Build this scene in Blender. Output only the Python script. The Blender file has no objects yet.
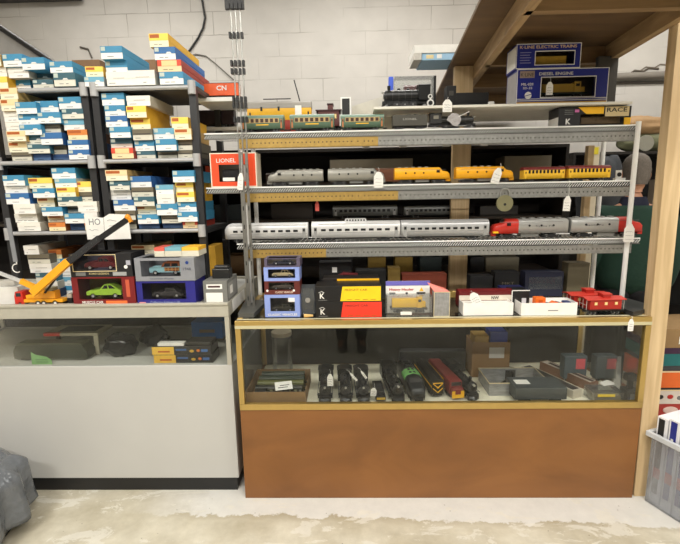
import bpy, bmesh, math, random
from math import radians, sin, cos, pi, tan, atan
from mathutils import Vector, Matrix
random.seed(7)
SC = bpy.context.scene
COL = SC.collection

# ------------------------------------------------------------------ camera
FPX = 446.7
PITCH, YAW, ROLL, EYE = radians(10.17), radians(1.43), radians(1.0), 1.568
Fv = Vector((-sin(YAW)*cos(PITCH), cos(YAW)*cos(PITCH), -sin(PITCH)))
R0 = Vector((cos(YAW), sin(YAW), 0)); U0 = R0.cross(Fv)
Rv = R0*cos(ROLL) - U0*sin(ROLL); Uv = U0*cos(ROLL) + R0*sin(ROLL)
def ray(px, py): return Fv + Rv*((px-340)/FPX) + Uv*((272-py)/FPX)
def U(px, py, Y):                       # measured point of the photo on the vertical plane y = Y -> (x, z)
    d = ray(px, py); t = Y/d.y
    return d.x*t, EYE + d.z*t
def G(px, py, z=0):                     # measured point on the level plane z -> (x, y)
    d = ray(px, py); t = (z-EYE)/d.z
    return d.x*t, d.y*t
cam = bpy.data.cameras.new('camera'); co = bpy.data.objects.new('camera', cam); COL.objects.link(co)
cam.sensor_width = 36; cam.lens = 36*FPX/680; cam.clip_start = 0.02; cam.clip_end = 60
co.matrix_world = Matrix(((Rv.x, Uv.x, -Fv.x, 0), (Rv.y, Uv.y, -Fv.y, 0), (Rv.z, Uv.z, -Fv.z, EYE), (0, 0, 0, 1)))
SC.camera = co

# ------------------------------------------------------------------ materials
def lin(c):
    out = []
    for v in c:
        v = v/255
        out.append(v/12.92 if v <= .04045 else ((v+.055)/1.055)**2.4)
    return (*out, 1)
MATS = {}
def mat(c, rough=.5, metal=0., name=None, var=.06, scale=25, bump=0, spec=.5, emit=0):
    key = (c, rough, metal, name, var, scale, bump, emit)
    if key in MATS: return MATS[key]
    m = bpy.data.materials.new(name or 'paint_%02x%02x%02x' % c); m.use_nodes = True
    nt = m.node_tree; N = nt.nodes; L = nt.links
    b = N['Principled BSDF']
    b.inputs['Roughness'].default_value = rough; b.inputs['Metallic'].default_value = metal
    b.inputs['Specular IOR Level'].default_value = spec
    tc = N.new('ShaderNodeTexCoord'); no = N.new('ShaderNodeTexNoise')
    no.inputs['Scale'].default_value = scale; no.inputs['Detail'].default_value = 3
    L.new(tc.outputs['Object'], no.inputs['Vector'])
    mx = N.new('ShaderNodeMix'); mx.data_type = 'RGBA'
    a = lin(c)
    mx.inputs['A'].default_value = tuple(v*(1-var*2) for v in a[:3])+(1,)
    mx.inputs['B'].default_value = tuple(min(1, v*(1+var*1.6)) for v in a[:3])+(1,)
    L.new(no.outputs['Fac'], mx.inputs['Factor']); L.new(mx.outputs['Result'], b.inputs['Base Color'])
    if bump:
        bp = N.new('ShaderNodeBump'); bp.inputs['Strength'].default_value = bump; bp.inputs['Distance'].default_value = .01
        L.new(no.outputs['Fac'], bp.inputs['Height']); L.new(bp.outputs['Normal'], b.inputs['Normal'])
    if emit:
        L.new(mx.outputs['Result'], b.inputs['Emission Color']); b.inputs['Emission Strength'].default_value = emit
    MATS[key] = m
    return m
def film(name, tint=(255, 255, 255), refl=.5, base=.02, ior=1.45, white=0.0):
    m = bpy.data.materials.new(name); m.use_nodes = True; nt = m.node_tree; N = nt.nodes; L = nt.links
    N.clear(); out = N.new('ShaderNodeOutputMaterial')
    t = N.new('ShaderNodeBsdfTransparent'); t.inputs[0].default_value = lin(tint)
    g = N.new('ShaderNodeBsdfGlossy'); g.inputs['Roughness'].default_value = .02
    no = N.new('ShaderNodeTexNoise'); no.inputs['Scale'].default_value = 6
    fr = N.new('ShaderNodeFresnel'); fr.inputs['IOR'].default_value = ior
    ml = N.new('ShaderNodeMath'); ml.operation = 'MULTIPLY_ADD'; ml.inputs[1].default_value = refl; ml.inputs[2].default_value = base
    L.new(fr.outputs[0], ml.inputs[0])
    mx = N.new('ShaderNodeMixShader'); L.new(ml.outputs[0], mx.inputs[0]); L.new(t.outputs[0], mx.inputs[1]); L.new(g.outputs[0], mx.inputs[2])
    last = mx
    if white:
        d = N.new('ShaderNodeBsdfDiffuse'); d.inputs[0].default_value = lin((225, 228, 230))
        m2 = N.new('ShaderNodeMixShader')
        rp = N.new('ShaderNodeMapRange'); rp.inputs['To Min'].default_value = white*.5; rp.inputs['To Max'].default_value = white*1.5
        L.new(no.outputs['Fac'], rp.inputs['Value']); L.new(rp.outputs['Result'], m2.inputs[0])
        L.new(mx.outputs[0], m2.inputs[1]); L.new(d.outputs[0], m2.inputs[2]); last = m2
    L.new(last.outputs[0], out.inputs[0])
    return m
GLASS = film('showcase_glass', (253, 254, 253), .42, .0, 1.5)
FILM = film('clear_plastic_film', (252, 252, 252), .4, .0)
CLEAR = film('clear_plastic', (252, 253, 253), .7, .01, white=.04)
BINP = film('translucent_bin_plastic', (240, 242, 246), .8, .02, white=.2)

BLACK = mat((24, 24, 25), .45); BLK2 = mat((38, 38, 40), .5); WHITE = mat((236, 235, 230), .5); PAPER = mat((238, 236, 230), .8)
GREY = mat((120, 120, 118), .5); DGREY = mat((62, 64, 64), .5); STEEL = mat((176, 176, 172), .32, .85, 'bare_steel')
SILVER = mat((186, 187, 188), .38, .35, 'silver_paint'); CARD = mat((150, 118, 78), .85, name='cardboard')
INK = mat((40, 40, 46), .7); RED = mat((190, 38, 30), .45); YEL = mat((246, 188, 30), .45); NAVY = mat((28, 34, 84), .5)

# ------------------------------------------------------------------ mesh builder
class B:
    def __init__(s): s.v = []; s.f = []; s.m = []; s.ms = []; s.sm = []
    def mi(s, m):
        if m not in s.ms: s.ms.append(m)
        return s.ms.index(m)
    def add(s, vs, fs, m, smooth=False):
        n = len(s.v); s.v += [tuple(v) for v in vs]
        k = s.mi(m)
        for f in fs: s.f.append([i+n for i in f]); s.m.append(k); s.sm.append(smooth)
        return s
    def box(s, x0, x1, y0, y1, z0, z1, m, M=None):
        vs = [Vector((x, y, z)) for x in (x0, x1) for y in (y0, y1) for z in (z0, z1)]
        if M: vs = [M @ v for v in vs]
        return s.add(vs, [(0, 1, 3, 2), (4, 6, 7, 5), (0, 4, 5, 1), (2, 3, 7, 6), (0, 2, 6, 4), (1, 5, 7, 3)], m)
    def cb(s, x, y, z, w, d, h, m, M=None): return s.box(x-w/2, x+w/2, y-d/2, y+d/2, z, z+h, m, M)
    def prism(s, prof, axis, a, b, m, smooth=False, M=None):
        # prof: points in the two other axes (order x<y<z)
        def mk(p, t):
            q = list(p); q.insert(axis, t); return Vector(q)
        n = len(prof); vs = [mk(p, a) for p in prof]+[mk(p, b) for p in prof]
        if M: vs = [M @ v for v in vs]
        fs = [(i, (i+1) % n, n+(i+1) % n, n+i) for i in range(n)]
        s.add(vs, fs, m, smooth)
        return s.add(vs, [list(range(n))[::-1], list(range(n, 2*n))], m)
    def loft(s, secs, m, smooth=True, caps=True):
        n = len(secs[0]); vs = [p for q in secs for p in q]; fs = []
        for k in range(len(secs)-1):
            for i in range(n): fs.append((k*n+i, k*n+(i+1) % n, (k+1)*n+(i+1) % n, (k+1)*n+i))
        s.add(vs, fs, m, smooth)
        if caps: s.add(list(secs[0])+list(secs[-1]), [list(range(n))[::-1], list(range(n, 2*n))], m)
        return s
    def cyl(s, p0, p1, r0, m, r1=None, n=12, caps=True, smooth=True):
        p0, p1 = Vector(p0), Vector(p1); r1 = r0 if r1 is None else r1
        d = (p1-p0).normalized(); a = d.orthogonal().normalized(); b = d.cross(a)
        secs = [[p+a*r*cos(2*pi*i/n)+b*r*sin(2*pi*i/n) for i in range(n)] for p, r in ((p0, r0), (p1, r1))]
        return s.loft(secs, m, smooth, caps)
    def tube(s, pts, r, m, n=6):
        pts = [Vector(p) for p in pts]; secs = []
        a = None
        for i, p in enumerate(pts):
            d = (pts[min(i+1, len(pts)-1)]-pts[max(i-1, 0)]).normalized()
            a = (a - d*a.dot(d)).normalized() if a and (a-d*a.dot(d)).length > 1e-4 else d.orthogonal().normalized()
            b = d.cross(a); secs.append([p+a*r*cos(2*pi*k/n)+b*r*sin(2*pi*k/n) for k in range(n)])
        return s.loft(secs, m)
    def ball(s, c, r, m, n=12, sc=(1, 1, 1), lo=0):
        secs = []
        for i in range(n//2+1):
            t = max(1e-3, min(pi-1e-3, pi*i/(n//2)))
            secs.append([Vector((c[0]+r*sc[0]*sin(t)*cos(2*pi*k/n), c[1]+r*sc[1]*sin(t)*sin(2*pi*k/n), c[2]-r*sc[2]*cos(t))) for k in range(n)])
        return s.loft(secs, m)
    def quad(s, a, b, c, d, m): return s.add([a, b, c, d], [(0, 1, 2, 3)], m)
    def build(s, name, parent=None, loc=(0, 0, 0), rz=0, bev=0, label=None):
        me = bpy.data.meshes.new(name); me.from_pydata(s.v, [], s.f)
        for m in s.ms: me.materials.append(m)
        me.polygons.foreach_set('material_index', s.m); me.polygons.foreach_set('use_smooth', s.sm)
        bm = bmesh.new(); bm.from_mesh(me); bmesh.ops.recalc_face_normals(bm, faces=bm.faces); bm.to_mesh(me); bm.free()
        me.update()
        o = bpy.data.objects.new(name, me); COL.objects.link(o); o.location = loc; o.rotation_euler = (0, 0, rz)
        if parent: o.parent = parent
        if bev:
            q = o.modifiers.new('edge', 'BEVEL'); q.width = bev; q.segments = 2; q.limit_method = 'ANGLE'
        if label: o['label'] = label
        return o
def tag(o, label, cat, group=None, kind=None):
    o['label'] = label; o['category'] = cat
    if group: o['group'] = group
    if kind: o['kind'] = kind
    return o
def struct(o): o['kind'] = 'structure'; return o
def thing(name, label, cat, loc=(0, 0, 0), rz=0, group=None):
    o = bpy.data.objects.new(name, None); o.empty_display_size = .02; COL.objects.link(o)
    o.location = loc; o.rotation_euler = (0, 0, rz)
    return tag(o, label, cat, group)
def copy_tree(o, parent=None):
    c = o.copy(); COL.objects.link(c)
    if parent: c.parent = parent
    for ch in list(o.children): copy_tree(ch, c)
    return c
TXT = {}
def txt(parent, s, x, z, w, h, y, m, name='lettering', face='-y', M=None, bold=False, label=None):
    """letters standing on a face that looks to -y (or -x for '-x'), lower left corner x, z"""
    if s not in TXT:
        cu = bpy.data.curves.new('lettering', 'FONT'); cu.body = s; cu.extrude = 0; cu.resolution_u = 2
        if bold: cu.offset = .02
        o = bpy.data.objects.new('t', cu); COL.objects.link(o)
        dg = bpy.context.evaluated_depsgraph_get(); me = bpy.data.meshes.new_from_object(o.evaluated_get(dg))
        bpy.data.objects.remove(o)
        xs = [v.co.x for v in me.vertices]; ys = [v.co.y for v in me.vertices]
        x0, x1, y0, y1 = min(xs), max(xs), min(ys), max(ys)
        TXT[s] = ([((v.co.x-x0)/(x1-x0), (v.co.y-y0)/(y1-y0)) for v in me.vertices], [list(p.vertices) for p in me.polygons])
        bpy.data.meshes.remove(me)
    vs, fs = TXT[s]
    b = B()
    if face == '-y': vv = [Vector((x+a*w, y, z+c*h)) for a, c in vs]
    elif face == '-x': vv = [Vector((y, x-a*w, z+c*h)) for a, c in vs]
    elif face == '+x': vv = [Vector((y, x+a*w, z+c*h)) for a, c in vs]
    elif face == '+z': vv = [Vector((x+a*w, z+c*h, y)) for a, c in vs]
    if M: vv = [M @ v for v in vv]
    b.add(vv, fs, m)
    me_o = b.build(name, parent)
    if label: me_o['label'] = label
    return me_o
def Ry(a): return Matrix.Rotation(a, 4, 'Y')
def Rz(a): return Matrix.Rotation(a, 4, 'Z')
def Rx(a): return Matrix.Rotation(a, 4, 'X')
def T(x, y, z): return Matrix.Translation((x, y, z))
# ------------------------------------------------------------------ room
WALLY = 4.5; CASEY = 2.079; LCY = 2.14; RACKY = 2.36
def wall_material():
    m = bpy.data.materials.new('painted_block_wall'); m.use_nodes = True; nt = m.node_tree; N = nt.nodes; L = nt.links
    b = N['Principled BSDF']; b.inputs['Roughness'].default_value = .75
    tc = N.new('ShaderNodeTexCoord'); mp = N.new('ShaderNodeMapping'); mp.inputs['Rotation'].default_value = (radians(90), 0, 0)
    L.new(tc.outputs['Object'], mp.inputs['Vector'])
    sp = N.new('ShaderNodeSeparateXYZ'); cb = N.new('ShaderNodeCombineXYZ')
    ge = N.new('ShaderNodeNewGeometry')
    L.new(tc.outputs['Object'], sp.inputs[0])
    ad = N.new('ShaderNodeMath'); ad.operation = 'ADD'; L.new(sp.outputs['X'], ad.inputs[0]); L.new(sp.outputs['Y'], ad.inputs[1])
    L.new(ad.outputs[0], cb.inputs['X']); L.new(sp.outputs['Z'], cb.inputs['Y'])
    wob = N.new('ShaderNodeTexNoise'); wob.inputs['Scale'].default_value = 9; L.new(cb.outputs[0], wob.inputs['Vector'])
    vm = N.new('ShaderNodeVectorMath'); vm.operation = 'MULTIPLY_ADD'; vm.inputs[1].default_value = (.012, .012, 0)
    L.new(wob.outputs['Color'], vm.inputs[0]); L.new(cb.outputs[0], vm.inputs[2])
    br = N.new('ShaderNodeTexBrick'); br.inputs['Scale'].default_value = 1; br.inputs['Brick Width'].default_value = .406; br.inputs['Row Height'].default_value = .203
    br.inputs['Mortar Size'].default_value = .0035; br.inputs['Mortar Smooth'].default_value = .3
    L.new(vm.outputs[0], br.inputs['Vector'])
    no = N.new('ShaderNodeTexNoise'); no.inputs['Scale'].default_value = 1.7; no.inputs['Detail'].default_value = 5
    L.new(cb.outputs[0], no.inputs['Vector'])
    rp = N.new('ShaderNodeValToRGB'); rp.color_ramp.elements[0].position = .42; rp.color_ramp.elements[1].position = .7
    L.new(no.outputs['Fac'], rp.inputs[0])
    mu = N.new('ShaderNodeMath'); mu.operation = 'MULTIPLY'; L.new(br.outputs['Fac'], mu.inputs[0]); L.new(rp.outputs[0], mu.inputs[1])
    mx = N.new('ShaderNodeMix'); mx.data_type = 'RGBA'; mx.inputs['A'].default_value = lin((204, 200, 194)); mx.inputs['B'].default_value = lin((150, 145, 138))
    L.new(mu.outputs[0], mx.inputs['Factor'])
    n2 = N.new('ShaderNodeTexNoise'); n2.inputs['Scale'].default_value = 5; n2.inputs['Detail'].default_value = 6; L.new(cb.outputs[0], n2.inputs['Vector'])
    m2 = N.new('ShaderNodeMix'); m2.data_type = 'RGBA'; m2.blend_type = 'MULTIPLY'; m2.inputs['Factor'].default_value = .22
    L.new(mx.outputs['Result'], m2.inputs['A']); L.new(n2.outputs['Fac'], m2.inputs['B']); L.new(m2.outputs['Result'], b.inputs['Base Color'])
    bp = N.new('ShaderNodeBump'); bp.inputs['Strength'].default_value = .4; bp.inputs['Distance'].default_value = .010; bp.invert = True
    sm = N.new('ShaderNodeMath'); sm.operation = 'MULTIPLY_ADD'; sm.inputs[1].default_value = .25
    L.new(n2.outputs['Fac'], sm.inputs[0]); L.new(mu.outputs[0], sm.inputs[2])
    L.new(sm.outputs[0], bp.inputs['Height']); L.new(bp.outputs['Normal'], b.inputs['Normal'])
    return m
WALLM = wall_material()
def floor_material():
    m = bpy.data.materials.new('worn_concrete'); m.use_nodes = True; nt = m.node_tree; N = nt.nodes; L = nt.links
    b = N['Principled BSDF']; b.inputs['Roughness'].default_value = .55
    tc = N.new('ShaderNodeTexCoord'); sp = N.new('ShaderNodeSeparateXYZ'); L.new(tc.outputs['Object'], sp.inputs[0])
    n1 = N.new('ShaderNodeTexNoise'); n1.inputs['Scale'].default_value = 2.2; n1.inputs['Detail'].default_value = 7; n1.inputs['Roughness'].default_value = .65
    L.new(tc.outputs['Object'], n1.inputs['Vector'])
    n2 = N.new('ShaderNodeTexNoise'); n2.inputs['Scale'].default_value = 11; n2.inputs['Detail'].default_value = 8; n2.inputs['Roughness'].default_value = .7
    L.new(tc.outputs['Object'], n2.inputs['Vector'])
    r1 = N.new('ShaderNodeValToRGB'); e = r1.color_ramp.elements
    e[0].position = .36; e[0].color = lin((190, 181, 158)); e[1].position = .62; e[1].color = lin((226, 220, 202))
    L.new(n1.outputs['Fac'], r1.inputs[0])
    # flaked white paint left in front of the wooden showcase: a ragged band along its foot
    def math(op, a, bb=None, c=None):
        k = N.new('ShaderNodeMath'); k.operation = op
        for i, v in enumerate((a, bb, c)):
            if v is None: continue
            if isinstance(v, (int, float)): k.inputs[i].default_value = v
            else: L.new(v, k.inputs[i])
        return k.outputs[0]
    nz = math('MULTIPLY_ADD', n2.outputs['Fac'], .12, math('MULTIPLY', n1.outputs['Fac'], .16))
    edge = math('ADD', sp.outputs['Y'], nz)                       # y + noise (noise ~ .14)
    edge = math('ADD', edge, math('MULTIPLY', sp.outputs['X'], .03))
    band = N.new('ShaderNodeMapRange'); band.inputs['From Min'].default_value = 2.068; band.inputs['From Max'].default_value = 2.076
    L.new(edge, band.inputs['Value'])
    lim = N.new('ShaderNodeMapRange'); lim.inputs['From Min'].default_value = -1.0; lim.inputs['From Max'].default_value = -.6
    L.new(math('MULTIPLY_ADD', n2.outputs['Fac'], .3, sp.outputs['X']), lim.inputs['Value'])
    paint = math('MULTIPLY', band.outputs['Result'], lim.outputs['Result'])
    rim = N.new('ShaderNodeMapRange'); rim.inputs['From Min'].default_value = 2.035; rim.inputs['From Max'].default_value = 2.07
    L.new(edge, rim.inputs['Value'])
    rimf = math('MULTIPLY', math('MULTIPLY', rim.outputs['Result'], .45), lim.outputs['Result'])
    m0 = N.new('ShaderNodeMix'); m0.data_type = 'RGBA'; m0.inputs['B'].default_value = lin((160, 146, 116))
    L.new(rimf, m0.inputs['Factor']); L.new(r1.outputs[0], m0.inputs['A'])
    m1 = N.new('ShaderNodeMix'); m1.data_type = 'RGBA'; m1.inputs['B'].default_value = lin((228, 226, 220))
    L.new(paint, m1.inputs['Factor']); L.new(m0.outputs['Result'], m1.inputs['A'])
    # pale scrape streaks and dark specks
    vo = N.new('ShaderNodeTexVoronoi'); vo.inputs['Scale'].default_value = 16; L.new(tc.outputs['Object'], vo.inputs['Vector'])
    spk = math('LESS_THAN', vo.outputs['Distance'], .05)
    m3 = N.new('ShaderNodeMix'); m3.data_type = 'RGBA'; m3.inputs['B'].default_value = lin((120, 108, 90))
    L.new(math('MULTIPLY', spk, .6), m3.inputs['Factor']); L.new(m1.outputs['Result'], m3.inputs['A'])
    n5 = N.new('ShaderNodeTexNoise'); n5.inputs['Scale'].default_value = 3.4; n5.inputs['Detail'].default_value = 9; n5.inputs['Roughness'].default_value = .72; n5.inputs['Distortion'].default_value = .8
    mp5 = N.new('ShaderNodeMapping'); mp5.inputs['Location'].default_value = (3.1, 7.7, 0); mp5.inputs['Rotation'].default_value = (0, 0, .6); mp5.inputs['Scale'].default_value = (1, 2.2, 1)
    L.new(tc.outputs['Object'], mp5.inputs['Vector']); L.new(mp5.outputs[0], n5.inputs['Vector'])
    fl = N.new('ShaderNodeMapRange'); fl.inputs['From Min'].default_value = .555; fl.inputs['From Max'].default_value = .57; L.new(n5.outputs['Fac'], fl.inputs['Value'])
    m6 = N.new('ShaderNodeMix'); m6.data_type = 'RGBA'; m6.inputs['B'].default_value = lin((232, 228, 216))
    L.new(math('MULTIPLY', fl.outputs['Result'], .75), m6.inputs['Factor']); L.new(m3.outputs['Result'], m6.inputs['A'])
    m4 = N.new('ShaderNodeMix'); m4.data_type = 'RGBA'; m4.blend_type = 'MULTIPLY'; m4.inputs['Factor'].default_value = .3
    L.new(m6.outputs['Result'], m4.inputs['A']); L.new(n2.outputs['Fac'], m4.inputs['B']); L.new(m4.outputs['Result'], b.inputs['Base Color'])
    bp = N.new('ShaderNodeBump'); bp.inputs['Strength'].default_value = .25; bp.inputs['Distance'].default_value = .01
    L.new(n2.outputs['Fac'], bp.inputs['Height']); L.new(bp.outputs['Normal'], b.inputs['Normal'])
    return m
struct(B().box(-4.2, 4.4, -3.5, WALLY, -.1, 0, floor_material()).build('floor'))
struct(B().box(-4.2, 4.4, WALLY, WALLY+.1, 0, 3.7, WALLM).build('wall_back'))
struct(B().box(-4.3, -4.2, -3.5, WALLY, 0, 3.7, WALLM).build('wall_left'))
struct(B().box(4.4, 4.5, -3.5, WALLY, 0, 3.7, WALLM).build('wall_right'))
struct(B().box(-4.2, 4.4, -3.6, -3.5, 0, 3.7, mat((84, 81, 78), .8)).build('wall_front'))
struct(B().box(-4.2, 4.4, -3.5, WALLY, 3.7, 3.8, mat((205, 203, 198), .9)).build('ceiling'))
# recessed conduit along the wall on the right, with cracked plaster above it
x0, z0 = U(548, 80, WALLY); x1, z1 = U(680, 80, WALLY)
b = B(); b.cyl((x0, WALLY-.035, z0), (3.6, WALLY-.035, z0+.02), .033, mat((128, 122, 114), .6), n=12)
b.cyl((x0-.05, WALLY-.012, z0-.045), (3.6, WALLY-.012, z0-.045), .012, mat((84, 78, 70), .7), n=6)
struct(b.build('trim_1'))
b = B(); xk, zk = U(612, 78, WALLY)
pts = [(xk+.0, zk), (xk+.08, zk+.03), (xk+.15, zk+.025), (xk+.2, zk+.06), (xk+.28, zk+.05), (xk+.33, zk+.08), (xk+.42, zk+.07)]
b.tube([(x, WALLY-.003, z) for x, z in pts], .01, mat((92, 84, 74), .9), n=5)
b.tube([(x+.1, WALLY-.003, z+.03) for x, z in pts[2:]], .006, mat((120, 112, 100), .9), n=5)
struct(b.build('trim_2'))
# ceiling lamps: long twin tube fittings (all of them above the frame of the photograph)
k = 0
def lamp(x, y, lbl, e, L=1.25, z=3.62):
    t = thing('ceiling_lamp', lbl, 'lamp', (x, y, z), 0, 'ceiling tube lamps')
    B().box(-L/2, L/2, -.1, .1, .0, .07, WHITE).build('housing', t)
    for s in (-1, 1):
        B().cyl((-L/2+.03, s*.05, -.02), (L/2-.03, s*.05, -.02), .016, mat((255, 252, 240), .4, emit=3.0, name='lamp_tube', var=0), n=8).build('tube', t)
    ld = bpy.data.lights.new('tube_light', 'AREA'); ld.shape = 'RECTANGLE'; ld.size = L; ld.size_y = .2; ld.energy = e; ld.color = (1, .965, .9)
    lo = bpy.data.objects.new('tube_light', ld); COL.objects.link(lo); lo.parent = t; lo.location = (0, 0, -.06)
for (x, y, e, w) in ((-1.9, .45, 34, 'over the left cabinet'), (.1, .55, 34, 'over the aisle centre'), (2.1, .45, 34, 'over the aisle to the right'),
                  (-1.9, 3.45, 22, 'by the block wall, left'), (.1, 3.45, 24, 'by the block wall, centre'), (2.4, 3.45, 22, 'by the block wall, right'),
                  (-1.7, -1.5, 78, 'behind the aisle, left'), (1.7, -1.5, 78, 'behind the aisle, right')):
    lamp(x, y, 'white twin tube ceiling lamp '+w, e)
w = bpy.data.worlds.new('World'); SC.world = w; w.use_nodes = True
w.node_tree.nodes['Background'].inputs[0].default_value = (.9, .95, 1, 1); w.node_tree.nodes['Background'].inputs[1].default_value = .2
SC.view_settings.view_transform = 'Standard'; SC.view_settings.look = 'None'; SC.view_settings.gamma = 1; SC.view_settings.use_curve_mapping = False
SC.view_settings.exposure = 0.42

# ------------------------------------------------------------------ overhead plywood shelf
OZ = 2.33
def wood_material(name, c, c2, sx=1, sy=14, sz=14, rough=.6):
    m = bpy.data.materials.new(name); m.use_nodes = True; nt = m.node_tree; N = nt.nodes; L = nt.links; b = N['Principled BSDF']; b.inputs['Roughness'].default_value = rough
    tc = N.new('ShaderNodeTexCoord'); mp = N.new('ShaderNodeMapping'); mp.inputs['Scale'].default_value = (sx, sy, sz); L.new(tc.outputs['Object'], mp.inputs['Vector'])
    no = N.new('ShaderNodeTexNoise'); no.inputs['Scale'].default_value = 2; no.inputs['Detail'].default_value = 6; no.inputs['Distortion'].default_value = .6; L.new(mp.outputs[0], no.inputs['Vector'])
    r = N.new('ShaderNodeValToRGB'); r.color_ramp.elements[0].position = .35; r.color_ramp.elements[0].color = lin(c); r.color_ramp.elements[1].position = .68; r.color_ramp.elements[1].color = lin(c2)
    L.new(no.outputs['Fac'], r.inputs[0]); L.new(r.outputs[0], b.inputs['Base Color'])
    return m
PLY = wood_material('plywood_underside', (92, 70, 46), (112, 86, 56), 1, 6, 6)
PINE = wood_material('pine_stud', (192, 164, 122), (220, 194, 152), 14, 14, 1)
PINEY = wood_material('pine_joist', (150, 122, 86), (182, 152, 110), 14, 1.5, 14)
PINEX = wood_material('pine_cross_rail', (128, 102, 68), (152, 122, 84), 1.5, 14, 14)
t = thing('overhead_shelf', 'large plywood loft shelf on pine joists high above the boxed engines', 'shelf', (0, 0, 0))
la, lb = G(481, 0, OZ), G(450, 66, OZ); ra, rb = G(685, 0, OZ), G(590, 62, OZ)
def along(a, bb, Y): s = (Y-a[1])/(bb[1]-a[1]); return a[0]+(bb[0]-a[0])*s
YF, YB = 1.55, 4.38
pl = [(along(la, lb, YF), YF), (along(ra, rb, YF), YF), (along(ra, rb, YB), YB), (along(la, lb, YB), YB)]
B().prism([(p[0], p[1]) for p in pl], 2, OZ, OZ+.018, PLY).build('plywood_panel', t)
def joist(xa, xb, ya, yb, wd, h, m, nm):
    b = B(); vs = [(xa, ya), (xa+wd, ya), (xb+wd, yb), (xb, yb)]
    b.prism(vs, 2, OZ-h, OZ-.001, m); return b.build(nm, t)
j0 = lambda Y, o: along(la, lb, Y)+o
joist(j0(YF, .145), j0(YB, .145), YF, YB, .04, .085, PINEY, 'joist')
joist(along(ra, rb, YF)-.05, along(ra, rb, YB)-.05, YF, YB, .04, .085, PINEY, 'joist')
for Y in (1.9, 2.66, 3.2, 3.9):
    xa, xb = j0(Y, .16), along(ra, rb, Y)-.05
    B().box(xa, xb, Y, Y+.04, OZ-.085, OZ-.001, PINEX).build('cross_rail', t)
# stud in the middle, floor to joist
sx, _ = U(451, 200, 3.0); sx2, _ = U(469, 200, 3.0)
tag(B().box(sx, sx2, 2.99, 3.03, 0, OZ-.001, PINE).build('pine_stud', bev=.002), 'upright pine stud rising behind the wire rack to the loft shelf', 'post')
# leaning pine post on the right
b = B(); vs = []
for z, dx in ((0, 0), (2.75, -.04)):
    for (x, y) in ((1.440, 2.09), (1.522, 2.09), (1.522, 2.15), (1.440, 2.15)): vs.append(Vector((x+dx, y, z)))
b.add(vs, [(0, 1, 2, 3), (4, 7, 6, 5), (0, 4, 5, 1), (1, 5, 6, 2), (2, 6, 7, 3), (3, 7, 4, 0)], PINE)
tag(b.build('pine_post', bev=.003), 'tall pale pine post standing at the right end of the wooden showcase', 'post')

# ------------------------------------------------------------------ left cabinet
PUTTY = mat((186, 182, 168), .45, .2, 'putty_metal'); PANEL = mat((193, 192, 188), .5, name='grey_laminate', var=.03, scale=3)
LT = 1.0; LX0 = -2.35; LX1 = -.612; LD = .72
zg1 = U(120, 318, LCY)[1]; zg0 = U(120, 366, LCY)[1]; ztop = U(120, 304, LCY)[1]; zk = U(120, 478, LCY)[1]
t = thing('display_cabinet', 'pale grey metal display cabinet with glass band and black toe kick', 'cabinet', (LX0, LCY, 0))
W = LX1-LX0
B().box(.0, W, .0, .02, zk, zg0, PANEL).box(0, .02, .02, LD, zk, zg0, PANEL).box(W-.02, W, .02, LD, zk, zg0, PANEL).box(.02, W-.02, LD-.02, LD, zk, zg0, PANEL).build('lower_panel', t, bev=.002)
B().box(.02, W-.02, .02, LD-.02, zg0-.03, zg0-.012, mat((200, 200, 192), .6)).build('display_deck', t)
B().box(.03, W-.012, .006, LD-.02, 0, zk-.001, BLACK).build('toe_kick', t)
b = B()
b.box(0, W, 0, .03, zg1, ztop, PUTTY)
b.box(0, W, -.006, 0, ztop-.012, ztop, PUTTY)
b.box(0, .03, .03, LD, zg1, ztop, PUTTY).box(W-.03, W, .03, LD, zg1, ztop, PUTTY).box(.03, W-.03, LD-.03, LD, zg1, ztop, PUTTY)
b.build('top_rail', t, bev=.002)
B().box(W-.022, W, 0, .03, zg0+.001, zg1-.001, PUTTY).build('corner_post', t); B().box(0, .022, 0, .03, zg0+.001, zg1-.001, PUTTY).build('corner_post', t)
B().box(W-.022, W, LD-.03, LD, zg0+.001, zg1-.001, PUTTY).build('corner_post', t); B().box(0, .022, LD-.03, LD, zg0+.001, zg1-.001, PUTTY).build('corner_post', t)
B().box(.022, W-.022, .008, .012, zg0, zg1, GLASS).build('glass_front', t)
B().box(W-.012, W-.008, .03, LD-.03, zg0, zg1, GLASS).build('side_glass', t)
B().box(.022, W-.022, LD-.016, LD-.01, zg0, zg1, mat((34, 34, 36), .4)).build('back_panel', t)
B().box(.03, W-.03, .03, LD-.03, ztop-.022, ztop-.012, mat((186, 186, 182), .35)).build('counter_top', t)
B().box(W+.0005, W+.002, .08, .34, zg1+.006, ztop-.004, PAPER).build('paper_sticker', t)
LTOP = ztop-.012; LDECK = zg0-.012
# ------------------------------------------------------------------ right showcase
GOLD = mat((196, 166, 100), .3, .75, 'gold_anodised_frame', var=.05); CREAM = mat((208, 202, 172), .5)
CX0, CX1 = -.567, 1.424; CD = .62
zt = U(440, 319, CASEY)[1]; zr = U(440, 327, CASEY)[1]; zb1 = U(440, 403, CASEY)[1]; zb0 = U(440, 409, CASEY)[1]
BROWN = wood_material('orange_brown_veneer', (122, 78, 38), (142, 93, 47), 1.2, 3, 2.4, .42)
t = thing('showcase', 'long wooden showcase with gold frame and orange brown front panel', 'cabinet', (CX0, CASEY, 0))
W = CX1-CX0
B().box(0, W, 0, .02, 0.0, zb0, BROWN).box(0, .02, .02, CD, 0, zb0, BROWN).box(W-.02, W, .02, CD, 0, zb0, BROWN).box(.02, W-.02, CD-.02, CD, 0, zb0, BROWN).build('lower_panel', t, bev=.002)
B().box(.02, W-.02, .02, CD-.02, zb0-.03, zb0, mat((240, 235, 212), .55, name='cream_deck')).build('display_deck', t)
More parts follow.
